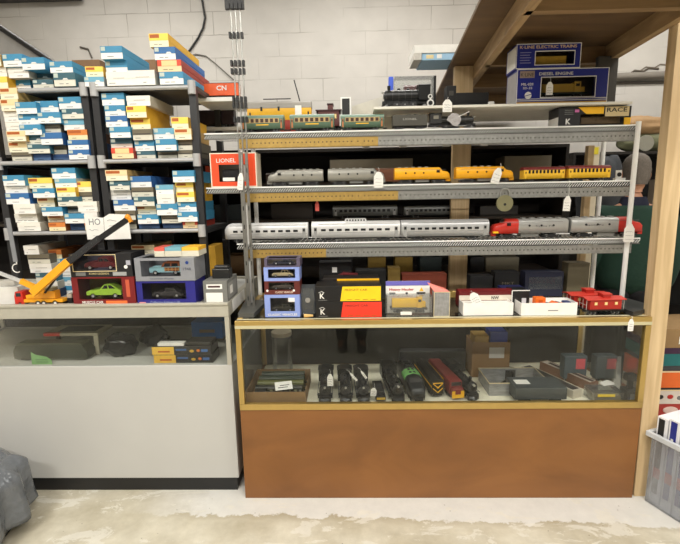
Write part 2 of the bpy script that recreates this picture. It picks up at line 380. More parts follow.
b = B(); b.box(0, W, -.004, .022, zr, zt, GOLD); b.box(0, W, .022, .05, zr, zt-.003, CREAM)
b.box(0, .025, .05, CD, zr, zt, GOLD).box(W-.025, W, .05, CD, zr, zt, GOLD).box(.025, W-.025, CD-.025, CD, zr, zt, GOLD)
b.build('top_frame', t, bev=.0015)
B().box(.0, W, -.007, -.004, zr+.002, zr+.017, mat((196, 188, 150), .5)).build('frame_insert', t)
B().box(0, W, -.004, .022, zb0, zb1, GOLD).build('bottom_rail', t, bev=.0015)
for xx in (0, W-.026): B().box(xx, xx+.026, -.004, .022, zb1+.0005, zr-.0005, GOLD).build('corner_post', t, bev=.0015)
for xx in (0, W-.026): B().box(xx, xx+.026, CD-.022, CD, zb0+.0005, zr-.0005, GOLD).build('corner_post', t)
B().box(.026, W-.026, .006, .010, zb1, zr, GLASS).build('glass_front', t)
B().box(.01, .014, .022, CD-.022, zb0, zr, GLASS).build('side_glass', t)
B().box(W-.014, W-.01, .022, CD-.022, zb0, zr, GLASS).build('side_glass', t)
B().box(.026, W-.026, .05, CD-.026, zt-.009, zt-.003, GLASS).build('glass_top', t)
B().box(.026, W-.026, CD-.016, CD-.010, zb0, zr, mat((24, 22, 20), .35)).build('back_panel', t)
CT = zt-.003; CDK = zb0

# ------------------------------------------------------------------ wire rack on the showcase
GALV = mat((158, 158, 154), .4, .6, 'galvanised_strip', scale=70, var=.2); BRASSY = mat((188, 156, 88), .42, .5, 'gold_passivated_strip', scale=70, var=.14)
WIREW = mat((246, 246, 243), .35, var=.01)
RD = .30; ZS = [U(440, 128.5, RACKY)[1], U(440, 183.5, RACKY)[1], U(440, 240.5, RACKY)[1]]
rxl = U(247, 250, RACKY)[0]; rxr = U(628, 230, RACKY)[0]
t = thing('wire_rack', 'white three tier wire rack with gold and steel front strips on the showcase', 'rack', (0, RACKY, 0))
SPAN = [(U(204, 131, RACKY)[0], rxr), (U(206, 187, RACKY)[0], rxr), (U(237, 243, RACKY)[0], U(640, 238, RACKY)[0])]
GSPLIT = [U(378, 137, RACKY)[0], U(398, 190, RACKY)[0], U(326, 243, RACKY)[0]]
for i, zs in enumerate(ZS):
    xa, xb = SPAN[i]
    b = B(); b.tube([(xa, 0, zs-.004), (xb, 0, zs-.004)], .004, WIREW, 6); b.tube([(xa, RD, zs-.004), (xb, RD, zs-.004)], .004, WIREW, 6)
    for yy in (.075, .15, .225): b.tube([(xa, yy, zs-.010), (xb, yy, zs-.010)], .0022, WIREW, 4)
    n = int((xb-xa)/.025)
    for k in range(n+1): x = xa+(xb-xa)*k/n; b.box(x-.0014, x+.0014, 0, RD, zs-.0075, zs-.0045, WIREW)
    b.tube([(xa, 0, zs-.030), (xb, 0, zs-.030)], .003, mat((110, 108, 104), .5), 5)
    for k in range(n*2): x = xa+(xb-xa)*k/(n*2); b.tube([(x, 0, zs-.027), (x+.014, 0, zs-.010)], .0019, WIREW, 4)
    b.box(xa, xb, .004, .007, zs-.030, zs-.006, mat((18, 17, 16), .8)); b.build('wire_deck', t)  # dark bar added to stand in for the shade behind the slanted wires
    la_, ra_ = rxl, (rxr if i < 2 else rxr+.02)
    for (xa2, xb2, mm, nm) in ((la_-.012, GSPLIT[i], BRASSY, 'gold perforated strip'), (GSPLIT[i], ra_, GALV, 'steel perforated strip')):
        b = B(); z1 = zs-.034; z0 = z1-.042
        b.box(xa2, xb2, -.010, -.007, z0, z1, mm); b.box(xa2, xb2, -.010, .02, z0-.003, z0, mm)
        dk = mat((46, 42, 36), .6); x = xa2+.01
        while x < xb2-.01:
            b.box(x-.0028, x+.0028, -.0106, -.0100, (z0+z1)/2-.003, (z0+z1)/2+.003, dk); x += .032 if int(x*1000) % 3 else .021
        b.box(xa2, xb2, -.0112, -.0100, z0, z0+.004, mm); b.box(xa2, xb2, -.0112, -.0100, z1-.004, z1, mm)
        b.build('front_strip', t, label=nm)
for (x, top, nm) in ((rxr-.006, ZS[0]+.012, 0), (rxl, ZS[0]-.03, 0)):
    for yy in (.014, RD-.014):
        B().cyl((x, yy-(.026 if x > 1 and yy < .1 else 0), CT+.001), (x, yy-(.026 if x > 1 and yy < .1 else 0), top), .0125, WIREW, n=12).build('post', t)
# slotted steel standards at the left end of the rack
t = thing('slotted_standard', 'tall triple rod steel standard with black clips beside the wire rack', 'post', (0, 2.31, 0))
xb_, zb_ = U(246, 300, 2.31); xt_, zt_ = U(235, 3, 2.31)
for k in (-1, 0, 1):
    B().tube([(U(235+k*4.6, 6, 2.31)[0], 0, zt_), (U(243+k*4.2, 152, 2.31)[0], 0, U(243, 152, 2.31)[1])], .0042, STEEL, 6).build('rod', t)
xa, za = U(243.5, 152, 2.31)
b = B(); b.box(xa-.026, xa-.004, -.004, .004, CT, za, mat((128, 126, 120), .45, .6)); b.box(xa+.006, xa+.020, -.004, .004, CT, za, mat((128, 126, 120), .45, .6))
z = CT+.05
while z < za-.02: b.box(xa-.018, xa-.013, -.0048, -.0041, z, z+.022, BLACK); b.box(xa+.011, xa+.015, -.0048, -.0041, z, z+.022, BLACK); z += .095
b.build('slotted_post', t)
for y_ in (7, 36, 64, 72, 100, 106, 120):
    b = B()
    for k in (-1.3, -.45, .45, 1.3):
        x, z = U(234.5+y_*.055+k*4.6, y_, 2.31); b.cb(x, -.006, z-.012, .010, .022, .026, BLACK)
    b.build('clip', t)
b = B(); x, z = U(234.6, 6, 2.31); b.box(x-.045, x+.045, -.01, .01, z-.015, z+.03, BLACK)
for k in (-1, 0, 1): b.cyl((x+k*.026, 0, z+.03), (x+k*.026, 0, z+.055), .008, BLACK, r1=.001, n=6)
b.build('top_cap', t)
# ------------------------------------------------------------------ upper white board
UZ = U(500, 104, RACKY)[1]
xa, xb = U(374, 107, RACKY)[0], U(637, 101, RACKY)[0]
t = thing('white_board_shelf', 'long white board shelf carrying black locomotives and boxed engines', 'shelf', (0, RACKY, UZ-.012))
B().box(xa, xb-.02, 0, .50, 0, .012, mat((222, 219, 208), .5)).build('board', t, bev=.001)
for px in (452, 598):
    x = U(px, 115, 2.83)[0]; B().box(x, x+.03, .485, .50, -(UZ-.012-ZS[0])+.0, -.001, STEEL).build('bracket', t)
# left extension board with boxcar
xa, xb = U(196, 100, 2.5)[0], U(241, 100, 2.5)[0]; XZ = U(220, 97, 2.5)[1]
tag(B().box(xa, xb, 2.5, 2.82, XZ-.022, XZ, WHITE).build('small_white_shelf', bev=.002), 'short white shelf holding the orange boxcar beside the steel standard', 'shelf')
xa, xb = U(196, 131, 2.72)[0], U(243, 131, 2.72)[0]; XZ2 = U(220, 127, 2.72)[1]
tag(B().box(xa, xb, 2.72, 2.93, XZ2-.02, XZ2, mat((214, 210, 198), .5)).build('small_cream_shelf', bev=.002), 'short cream shelf under the dark hopper car left of the standard', 'shelf')
# ------------------------------------------------------------------ rear shelving (dark, behind both racks)
RY0, RY1 = 3.06, 3.46
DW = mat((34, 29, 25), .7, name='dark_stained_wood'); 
ra_ = U(-60, 200, RY0)[0]; rb_ = U(566, 200, RY0)[0]; RTOP = U(300, 149, RY0)[1]
RS = [U(400, 218, RY0)[1], U(400, 274, RY0)[1], U(400, 181, RY0)[1]]
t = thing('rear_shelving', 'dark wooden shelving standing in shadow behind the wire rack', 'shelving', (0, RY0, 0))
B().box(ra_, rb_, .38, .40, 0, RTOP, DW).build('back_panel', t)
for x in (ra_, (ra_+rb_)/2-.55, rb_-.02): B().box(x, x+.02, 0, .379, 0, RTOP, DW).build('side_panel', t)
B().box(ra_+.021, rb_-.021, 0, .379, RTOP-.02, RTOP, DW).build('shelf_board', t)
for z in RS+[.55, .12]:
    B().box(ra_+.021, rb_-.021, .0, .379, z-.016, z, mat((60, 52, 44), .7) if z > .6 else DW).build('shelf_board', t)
# ------------------------------------------------------------------ left pipe racks
LRY = 2.34; LRD = .42
PIPE = mat((176, 176, 176), .35, .1, 'grey_pipe'); POST = mat((40, 40, 42), .45); UNDER = mat((70, 64, 56), .7, name='shelf_underside')
RAIL = [88, 160, 230]
def rack(pl, pr, lbl):
    zs = [U((pl[1]+pr[1])/2, y-1.5, LRY)[1] for y in RAIL]
    if pl[0] < 50: zs = [U((pl[1]+pr[1])/2, y+.5, LRY)[1] for y in RAIL]
    x0 = U(pl[1], 160, LRY)[0]; x1 = U(pr[1], 160, LRY)[0]
    t = thing('pipe_rack', lbl, 'rack', (0, LRY, 0), 0, 'black racks holding kit boxes')
    for x in (x0, x1):
        for y in (0, LRD): B().box(x-.0175, x+.0175, y-.0175, y+.0175, LTOP+.001, zs[0]-.02 if y else zs[0]-.004, POST).build('post', t)
    for i, z in enumerate(zs):
        B().cyl((x0, -.022, z-.012), (x1, -.022, z-.012), .0105, PIPE, n=12).build('front_rail', t)
        B().box(x0-.017, x1+.017, .018, LRD-.018, z-.018, z, UNDER if i == 0 else mat((40, 40, 40), .6)).build('shelf_board', t)
        for x in (x0, x1):
            B().box(x-.0176, x+.0176, .018, LRD-.018, z-.03, z-.019, POST).build('side_rail', t)
            B().cyl((x, -.019, z-.045), (x, -.019, z+.018), .0195, PIPE, n=12).build('fitting', t)
    return x0, x1, zs
ZL = rack((-5, .5), (84, 93.5), 'left black rack with grey pipe rails stacked with kit boxes')
ZR = rack((93, 103.5), (193, 198), 'right black rack with grey pipe rails stacked with kit boxes')
# kit boxes -------------------------------------------------------------
BLU = (66, 140, 178); TEAL = (74, 126, 144); BL2 = (54, 108, 164)
KB = {  # kind: (lid colour, end upper colour, lower colour, side colour, word)
 'b': (BLU, BLU, (240, 240, 236), (60, 140, 180), 'blue and white'), 'd': (BL2, BL2, (238, 238, 236), (44, 96, 160), 'deep blue and white'),
 't': (TEAL, (60, 98, 110), (222, 220, 206), (56, 110, 130), 'teal and grey'), 'w': ((232, 228, 216), (236, 232, 222), (240, 238, 232), (190, 184, 168), 'off white'),  # t: upper end darkened, shade of the box above put into the colour
 'c': ((224, 200, 150), (236, 214, 166), (240, 232, 206), (196, 160, 96), 'cream'), 'y': ((244, 208, 80), (248, 214, 92), (246, 238, 204), (214, 164, 40), 'yellow'),
 'g': ((120, 112, 96), (106, 98, 80), (212, 208, 192), (104, 98, 84), 'taupe'), 'r': ((204, 62, 44), (214, 76, 52), (240, 214, 170), (150, 50, 36), 'red framed'),  # g: upper end tone likewise carries painted shade from the overhanging box
 'o': ((206, 120, 44), (214, 130, 60), (238, 224, 180), (150, 84, 30), 'brown and cream'), 'n': ((36, 64, 110), (40, 72, 120), (70, 100, 140), (30, 44, 74), 'dark blue'),
 's': ((238, 236, 230), (110, 170, 196), (240, 240, 236), (180, 190, 196), 'white and blue'), 'p': ((240, 60, 50), (240, 236, 230), (240, 238, 232), (200, 196, 186), 'red stickered white'),
}
ORD = ['top', 'second from top', 'third from top', 'fourth from top', 'fifth from top', 'sixth from top', 'seventh from top', 'eighth from top']
COLN = ['first', 'second', 'third', 'fourth']
def kit_box(x, y, z, w, h, d, kind, label, rz=0, group=None, seed=0):
    lid, up, lo, side, _ = KB[kind]
    t = thing('kit_box', label, 'box', (x+w/2, y, z), rz, group)
    a, b_ = -w/2, w/2; S = mat(side, .6); hs = h*.48
    b = B(); b.box(a+.001, b_-.001, .001, .0045, 0, hs, mat(lo, .6)); b.box(a+.001, b_-.001, .0046, d-.001, 0, hs, S)
    r = random.Random(seed)
    for k in range(r.randint(1, 3)):
        xa = a+w*r.uniform(.1, .6); b.box(xa, xa+w*r.uniform(.08, .3), .0003, .001, hs*.35, hs*.35+.0018, INK)
    if kind == 'p': b.box(b_-w*.28, b_-w*.06, .0002, .001, hs*.2, hs*.8, RED)
    b.build('tray', t)
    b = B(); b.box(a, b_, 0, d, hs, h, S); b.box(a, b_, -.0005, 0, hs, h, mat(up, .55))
    if kind in 'bdts':
        b.box(a+.003, a+w*.22, -.001, -.0005, hs+(h-hs)*.3, h-.003, mat((190, 200, 190), .6))
        if r.random() < .6: xa = a+w*r.uniform(.4, .6); b.prism([(xa, hs), (xa+w*.05, hs+.007), (xa+w*.2, hs+.007), (xa+w*.27, hs)], 1, -.001, -.0005, WHITE)
    elif kind in 'yco': b.box(a+.004, a+w*r.uniform(.35, .8), -.001, -.0005, hs+(h-hs)*.35, h-.004, mat((176, 92, 40), .6))
    elif kind == 'r': b.box(a+w*.18, b_-w*.18, -.001, -.0005, hs-.0, h-.003, mat((236, 206, 150), .6))
    elif kind == 'g': b.box(a+.006, b_-.01, -.001, -.0005, hs+.003, hs+.006, INK)
    elif kind == 'w': b.box(a+w*.3, b_-w*.2, -.001, -.0005, hs+.003, hs+.005, mat((150, 146, 140), .7))
    b.box(a+.0003, b_-.0003, .0003, d-.0003, h-.0006, h+.0002, mat(lid, .6))
    b.build('lid', t)
    return t
def stack(rackname, shelf, col, z, boxes, d=.30, jit=True, grp=None):
    """boxes from the bottom up: (kind, left px, right px, height px, y offset)"""
    n = len(boxes)
    rj = random.Random(col*13+len(shelf)*7+len(rackname))
    for k, (kind, xl, xr, hp, yo) in enumerate(boxes):
        yo = yo+rj.choice((0, .012, .028, -.004, .0)); Y = LRY-.035+yo
        py = 272-(z-EYE)*0  # heights converted below through scale
        sc = Y/FPX*1.02
        xw0 = U(xl, ypx(z, Y), Y)[0]; xw1 = U(xr, ypx(z, Y), Y)[0]
        h = hp*sc
        lab = '%s kit box, %s in %s stack, %s rack %s' % (KB[kind][4], ORD[n-1-k] if n > 1 else 'alone', COLN[col], rackname, shelf)
        kit_box(xw0, Y, z, (xw1-xw0)*.985, h, d, kind, lab, rj.uniform(-.012, .012), 'kit boxes on the %s of the %s rack' % (shelf, rackname), seed=hash((rackname == 'left', len(shelf), col, k)) & 1023)
        z += h+.0006
def ypx(z, Y):
    d = Vector((-.9, Y, z-EYE)); c = d.dot(Fv); return 272-FPX*d.dot(Uv)/c
# left rack. heights 9-12 px; staggered fronts
L, R_ = 'left', 'right'
zt_, zm_, zb_ = ZL[2]
stack(L, 'top shelf', 0, zt_, [('y', -13, 8, 10, 0), ('w', -14, 7, 9, .02), ('c', -18, 1, 10, 0)])
stack(L, 'top shelf', 1, zt_, [('b', 10, 31, 9, .03), ('w', 8, 29, 9, .02), ('b', 3, 23, 11, 0)])
stack(L, 'top shelf', 2, zt_, [('t', 33, 54, 8, .04), ('t', 32, 53, 7, .05), ('b', 22, 45, 10.5, 0)])
stack(L, 'top shelf', 3, zt_, [('t', 54, 76, 12, .0), ('b', 50, 73, 10, 0)])
stack(L, 'middle shelf', 0, zm_, [('g', 12, 32, 8, .03), ('c', 9, 29, 9.5, 0), ('c', 7, 26, 9.5, 0), ('w', 6, 23, 8.5, .02), ('w', 4, 21, 9.5, .02), ('c', 1, 19, 10.5, 0), ('c', 0, 18, 10, 0)])
stack(L, 'middle shelf', 1, zm_, [('n', 32, 51, 6.5, .04), ('t', 28, 50, 8.5, .02), ('t', 25, 45, 8, .03), ('b', 20, 42, 9.5, 0), ('b', 19, 40, 9.5, .0), ('b', 16, 37, 10.5, 0)])
stack(L, 'middle shelf', 2, zm_, [('n', 51, 70, 6, .05), ('g', 47, 67, 8, .03), ('d', 41, 63, 11, .0), ('g', 41, 61, 8, .03), ('b', 38, 61, 10, .0), ('b', 36, 59, 11, 0)])
stack(L, 'middle shelf', 3, zm_, [('d', 69, 90, 9, 0), ('d', 68, 89, 9, 0), ('o', 68, 88, 9.5, .01), ('s', 64, 86, 10, 0), ('t', 62, 84, 9, .02), ('b', 59, 82, 11, 0)])
stack(L, 'lower shelf', 0, zb_, [('w', 18, 41, 8.5, 0), ('w', 15, 38, 8.5, 0), ('w', 14, 36, 9.5, .0), ('d', 6, 30, 10.5, 0), ('w', 5, 28, 7, .02), ('b', 3, 25, 10, 0)])
stack(L, 'lower shelf', 1, zb_, [('o', 49, 66, 8, 0), ('c', 48, 65, 6.5, .02), ('b', 42, 63, 8.5, 0), ('c', 38, 55, 9, .0), ('b', 33, 55, 9, 0), ('y', 29, 53, 10, 0)])
stack(L, 'lower shelf', 2, zb_, [('n', 67, 88, 7, .03), ('b', 65, 85, 9.5, 0), ('g', 65, 84, 7, .02), ('t', 58, 79, 9, 0), ('y', 57, 76, 9, .0), ('s', 55, 77, 8.5, .02), ('b', 52, 76, 10, 0)])
stack(L, 'lower shelf', 3, zb_, [('o', 85, 100, 10, 0), ('p', 82, 98, 8, 0), ('w', 78, 98, 10, 0), ('g', 79, 96, 9, .02), ('y', 74, 92, 10, 0)])
zt_, zm_, zb_ = ZR[2]
t_ = kit_box(U(87, 72, LRY)[0], LRY-.03, zt_, .095, .045, .3, 's', 'blue and white kit box leaning at the left end of the right rack top', .06); 
t_ = kit_box(U(88, 62, LRY)[0], LRY-.03, zt_+.046, .085, .046, .3, 'y', 'yellow and red ended kit box at the left end of the right rack top', .06)
stack(R_, 'top shelf', 1, zt_, [('w', 107, 130, 12, 0), ('b', 106, 128, 11, 0), ('b', 101, 123, 11, 0)])
stack(R_, 'top shelf', 2, zt_, [('w', 128, 156, 13, 0)])
for (k_, xl, xr, zz, hh, dd, lb) in (('b', 158, 182, 0, .058, .45, 'blue kit box at the bottom of the tall stack on the right rack top'), ('r', 157, 181, .059, .054, .45, 'red ended kit box in the tall stack on the right rack top'),
                              ('d', 155, 176, .114, .058, .45, 'blue sided kit box second from top of the tall stack on the right rack'), ('y', 151, 170, .173, .06, .45, 'yellow ended long kit box topmost of the tall stack on the right rack')):
    Y = LRY-.035; a = U(xl, 62, Y)[0]; c = U(xr, 62, Y)[0]
    kit_box(a, Y, zt_+zz, c-a, hh, dd, k_, lb, 0)
stack(R_, 'middle shelf', 0, zm_, [('r', 112, 134, 10, 0), ('t', 111, 133, 9, .01), ('b', 110, 131, 10, .0), ('d', 106, 128, 10, .01), ('b', 105, 126, 10, .01), ('b', 102, 125, 11, 0)])
stack(R_, 'middle shelf', 1, zm_, [('t', 137, 156, 7, .02), ('b', 135, 155, 9.5, 0), ('g', 133, 153, 10, .01), ('y', 131, 151, 10, .0), ('y', 127, 147, 10.5, 0), ('w', 127, 151, 9, 0)])
stack(R_, 'middle shelf', 2, zm_, [('g', 158, 178, 6.5, .02), ('b', 156, 177, 10.5, 0), ('s', 154, 175, 10.5, 0)])
stack(R_, 'middle shelf', 3, zm_, [('g', 178, 193, 7, .02), ('g', 177, 193, 9, 0), ('c', 175, 192, 10, 0), ('y', 172, 189, 11, 0)])
stack(R_, 'lower shelf', 0, zb_, [('g', 118, 137, 9, .02), ('g', 116, 136, 9, .0), ('d', 114, 136, 10.5, 0), ('w', 111, 132, 9, .01), ('t', 110, 130, 9, .01), ('c', 106, 128, 10, 0)])
stack(R_, 'lower shelf', 1, zb_, [('n', 139, 160, 5, .03), ('b', 138, 159, 9, 0), ('c', 137, 157, 8, .02), ('t', 134, 155, 9, 0), ('g', 132, 154, 9, .01), ('d', 128, 152, 10.5, 0)])
stack(R_, 'lower shelf', 2, zb_, [('n', 163, 184, 5, .03), ('g', 162, 182, 8, .02), ('b', 157, 178, 11, 0), ('w', 157, 175, 9, .0), ('s', 156, 174, 9, 0)])
stack(R_, 'lower shelf', 3, zb_, [('r', 183, 198, 6.5, .02), ('b', 178, 198, 9.5, 0), ('b', 177, 197, 9.5, .0), ('y', 177, 195, 9.5, .0), ('y', 176, 194, 9, 0), ('b', 173, 195, 11, 0)])
# boxes standing on the cabinet top inside the racks
def cab_stack(name, base, boxes, Y, z=None):
    z = LTOP+.001 if z is None else z; n = len(boxes)
    for k, (kind, xl, xr, hp) in enumerate(boxes):
        a = U(xl, ypx(z, Y), Y)[0]; c = U(xr, ypx(z, Y), Y)[0]; h = hp*Y/FPX*1.02
        kit_box(a, Y, z, c-a, h, .24, kind, '%s kit box, %s in %s' % (KB[kind][4], ORD[n-1-k], name), 0, 'kit boxes on the cabinet top', seed=k*31+xl)
        z += h+.0006
cab_stack('stack behind the yellow crane', 0, [('n', 40, 60, 8), ('w', 38, 58, 8), ('t', 36, 56, 9), ('w', 30, 52, 9), ('g', 28, 50, 9.5), ('w', 24, 39, 9)], 2.36)
cab_stack('stack left of the boxed cars', 0, [('b', 60, 78, 9), ('s', 59, 77, 9), ('w', 58, 74, 9), ('b', 56, 78, 9.5), ('o', 49, 62, 9)], 2.42)
cab_stack('low stack behind the boxed cars', 0, [('g', 137, 160, 10), ('g', 136, 160, 10), ('w', 134, 160, 10), ('w', 133, 155, 9), ('c', 132, 155, 9)], 2.44)
# dark boxes wherever the deeper part of the cabinet top shows
r = random.Random(3)
# ------------------------------------------------------------------ train builders
def arch(w, h0, h1, n=7, base=0.):
    """half outline: flat sides up to h0, rounded roof up to h1; points (y, z)"""
    pts = [(-w/2, base), (-w/2, h0)]
    for k in range(1, n): a = pi*k/n; pts.append((-w/2*cos(a), h0+(h1-h0)*sin(a)))
    pts += [(w/2, h0), (w/2, base)]
    return pts
WHEEL = mat((150, 150, 150), .4, .5); FRAME = mat((26, 26, 27), .55)
BOG = {}
def bogie(parent, x, L, W, n=2, r=None, mm=FRAME, rim=WHEEL):
    r = r or L*.17
    o = thing_part('bogie', parent)
    b = B(); z0 = r*1.1
    b.box(-L/2, L/2, -W/2, -W/2+.004, z0*.55, z0*1.5, mm).box(-L/2, L/2, W/2-.004, W/2, z0*.55, z0*1.5, mm).box(-L*.2, L*.2, -W/2+.004, W/2-.004, z0*.8, z0*1.9, mm)
    b.box(-L*.12, L*.12, -W/2-.003, -W/2, z0*.5, z0*1.2, mm)
    f = b.build('bogie', parent, (x, 0, 0))
    bpy.data.objects.remove(o)
    for k in range(n):
        xx = -L/2+L*(k+.5)/n*1.0
        w = B(); w.cyl((xx, -W/2+.005, r), (xx, -W/2+.010, r), r, rim, n=12); w.cyl((xx, W/2-.010, r), (xx, W/2-.005, r), r, rim, n=12)
        w.cyl((xx, -W/2-.002, r), (xx, W/2+.002, r), r*.22, rim, n=6); w.build('wheelset', f)
    return f
def thing_part(n, p):
    o = bpy.data.objects.new('tmp', None); COL.objects.link(o); return o
def coupler(b, x, z, s, m=FRAME): b.box(min(x, x+s*.018), max(x, x+s*.018), -.004, .004, z, z+.006, m)
def passenger(name, label, cat, loc, L, H, body, roof, rz=0, nwin=8, wm=None, observation=False, dome=False, wz=(.5, .66), stripes=None, group=None, W=None, ww=.6, lines=None, doors=True, text=None, rd=.18, skirt=None):
    t = thing(name, label, cat, loc, rz, group); W = W or H*.78; zb = H*.20; hs = H*.80
    wm = wm or mat((22, 24, 26), .3)
    b = B()
    prof = lambda k, j=1.: [Vector((k, y*j, z)) for y, z in arch(W, hs, H, base=zb)]
    if observation:
        secs = []
        for u, j, dz in ((0, .25, .62), (.02, .6, .80), (.05, .86, .93), (.09, 1, 1)):
            secs.append([Vector((-L/2+L*u, y*j, zb+(z-zb)*dz)) for y, z in arch(W, hs, H, base=zb)])
        secs.append(prof(L/2)); b.loft(secs, body)
    else: b.prism(arch(W, hs, H, base=zb), 0, -L/2, L/2, body, True)
    if lines:
        for zz in lines: b.box(-L/2+L*.08, L/2-L*.01, -W/2-.0008, -W/2, zb+(H-zb)*zz, zb+(H-zb)*zz+.0016, mat((128, 128, 128), .5))
    if skirt: b.box(-L*.26, L*.26, -W/2+.001, W/2-.001, zb-H*.09, zb, skirt)
    coupler(b, L/2, zb*.6, 1); coupler(b, -L/2, zb*.6, -1)
    b.box(-L*.3, L*.3, -W*.3, W*.3, zb*.55, zb, FRAME)
    b.build('body', t)
    if roof is not body:
        B().prism([(y*1.03, z+.0012) for y, z in arch(W, hs, H, base=hs-.002)], 0, -L/2-.002, L/2+.002, roof, True).build('roof', t)
    x0 = -L/2+L*(.1 if observation else .09); x1 = L/2-L*.1; pitch = (x1-x0)/nwin
    for k in range(nwin):
        xc = x0+pitch*(k+.5)
        B().box(xc-pitch*ww/2, xc+pitch*ww/2, -W/2-.0012, -W/2+.001, wz[0]*H, wz[1]*H, wm).build('window', t)
    if doors:
        for xx in ([L/2-L*.045] if observation else [L/2-L*.045, -L/2+L*.045]):
            b = B(); b.box(xx-L*.018, xx+L*.018, -W/2-.0012, -W/2+.001, zb+.002, H*.72, doors if doors is not True else mat((150, 150, 148), .5)); b.box(xx-L*.012, xx+L*.012, -W/2-.0018, -W/2-.0012, H*.55, H*.68, wm); b.build('door', t)
    if dome:
        b = B(); b.prism([(-L*.13, H*.96), (-L*.115, H*1.12), (L*.115, H*1.12), (L*.13, H*.96)], 1, -W*.3, W*.3, body); b.build('dome', t)
        for k in range(7): xx = -L*.095+k*L*.19/6; B().box(xx-L*.008, xx+L*.008, -W*.3-.001, -W*.3, H*1.01, H*1.09, wm).build('dome_window', t)
    for s in (-1, 1): bogie(t, s*(L/2-L*.19), L*.15, W*.86, 2, r=zb*.5)
    if text: txt(t, text[0], -L*text[1]/2, H*.725, L*text[1], H*.06, -W/2-.001, text[2])
    return t
def diesel(name, label, loc, L, H, body, nose=None, flip=False, rz=0, W=None, roof=None, stripe=None, group=None, btype=False, text=None):
    """streamlined cab unit, nose to +x (flip: to -x)"""
    t = thing(name, label, 'model train', loc, rz, group); W = W or H*.74; zb = H*.28; s = -1 if flip else 1
    def sec(x, top, j, ws=None, bt=zb):
        return [Vector((s*x, y*j, z)) for y, z in arch(W, bt+(top-bt)*.8, top, base=bt)]
    h2 = L/2; nb = nose or body
    B().loft([sec(-h2, H*.97, .97), sec(-h2+.004, H, 1), sec(h2-H*(1.25 if nose else .8), H, 1)], body).build('body', t)
    B().loft([sec(h2-H*(1.25 if nose else .8), H, 1.001), sec(h2-H*.64, H, 1), sec(h2-H*.46, H*.80, .99), sec(h2-H*.16, H*.74, .92), sec(h2-H*.05, H*.64, .8), sec(h2, H*.46, .6)], nb).build('nose', t)
    dk = mat((20, 20, 22), .3)
    x = s*(h2-H*.76); B().cb(x, -W/2-.0005, H*.66, H*.2, .002, H*.15, dk).build('cab_window', t)
    b = B(); xa = h2-H*.64; b.quad(Vector((s*(xa+.003), -W*.36, H*.975)), Vector((s*(xa+.003), W*.36, H*.975)), Vector((s*(h2-H*.465), W*.36, H*.835)), Vector((s*(h2-H*.465), -W*.36, H*.835)), dk); b.build('windscreen', t)
    for k in range(3):
        xx = s*(-h2+L*(.2+k*.16)); B().cyl((xx, -W/2-.001, H*.66), (xx, -W/2+.002, H*.66), H*.055, dk, n=10).build('porthole', t)
    b = B()
    for k in range(5): xx = s*(-h2+L*(.1+k*.12)); b.cb(xx, 0, H*.995, L*.05, W*.4, H*.05, roof or body)
    b.box(-L*.42, L*.42, -W/2-.001, -W/2, zb+(H-zb)*.78, zb+(H-zb)*.80, mat((110, 110, 108), .5))
    if stripe: b.box(-L*.45, L*.3, -W/2-.001, -W/2, zb+.002, zb+H*.09, stripe)
    b.build('roof_detail', t)
    B().cb(0, 0, zb*.4, L*.24, W*.7, zb*.6, mat((130, 130, 126), .5) if body is not BLACK else FRAME).build('fuel_tank', t)
    B().box(min(s*(h2-.02), s*(h2+.004)), max(s*(h2-.02), s*(h2+.004)), -W*.25, W*.25, zb*.5, zb*1.2, nb).build('pilot', t)
    for q in (-1, 1): bogie(t, q*(h2-L*.2), L*.24, W*.9, 3, r=zb*.40)
    if text: txt(t, text, s*(-L*.18)-(L*.12), H*.6, L*.24, H*.08, -W/2-.0015, mat((90, 90, 92), .5))
    return t
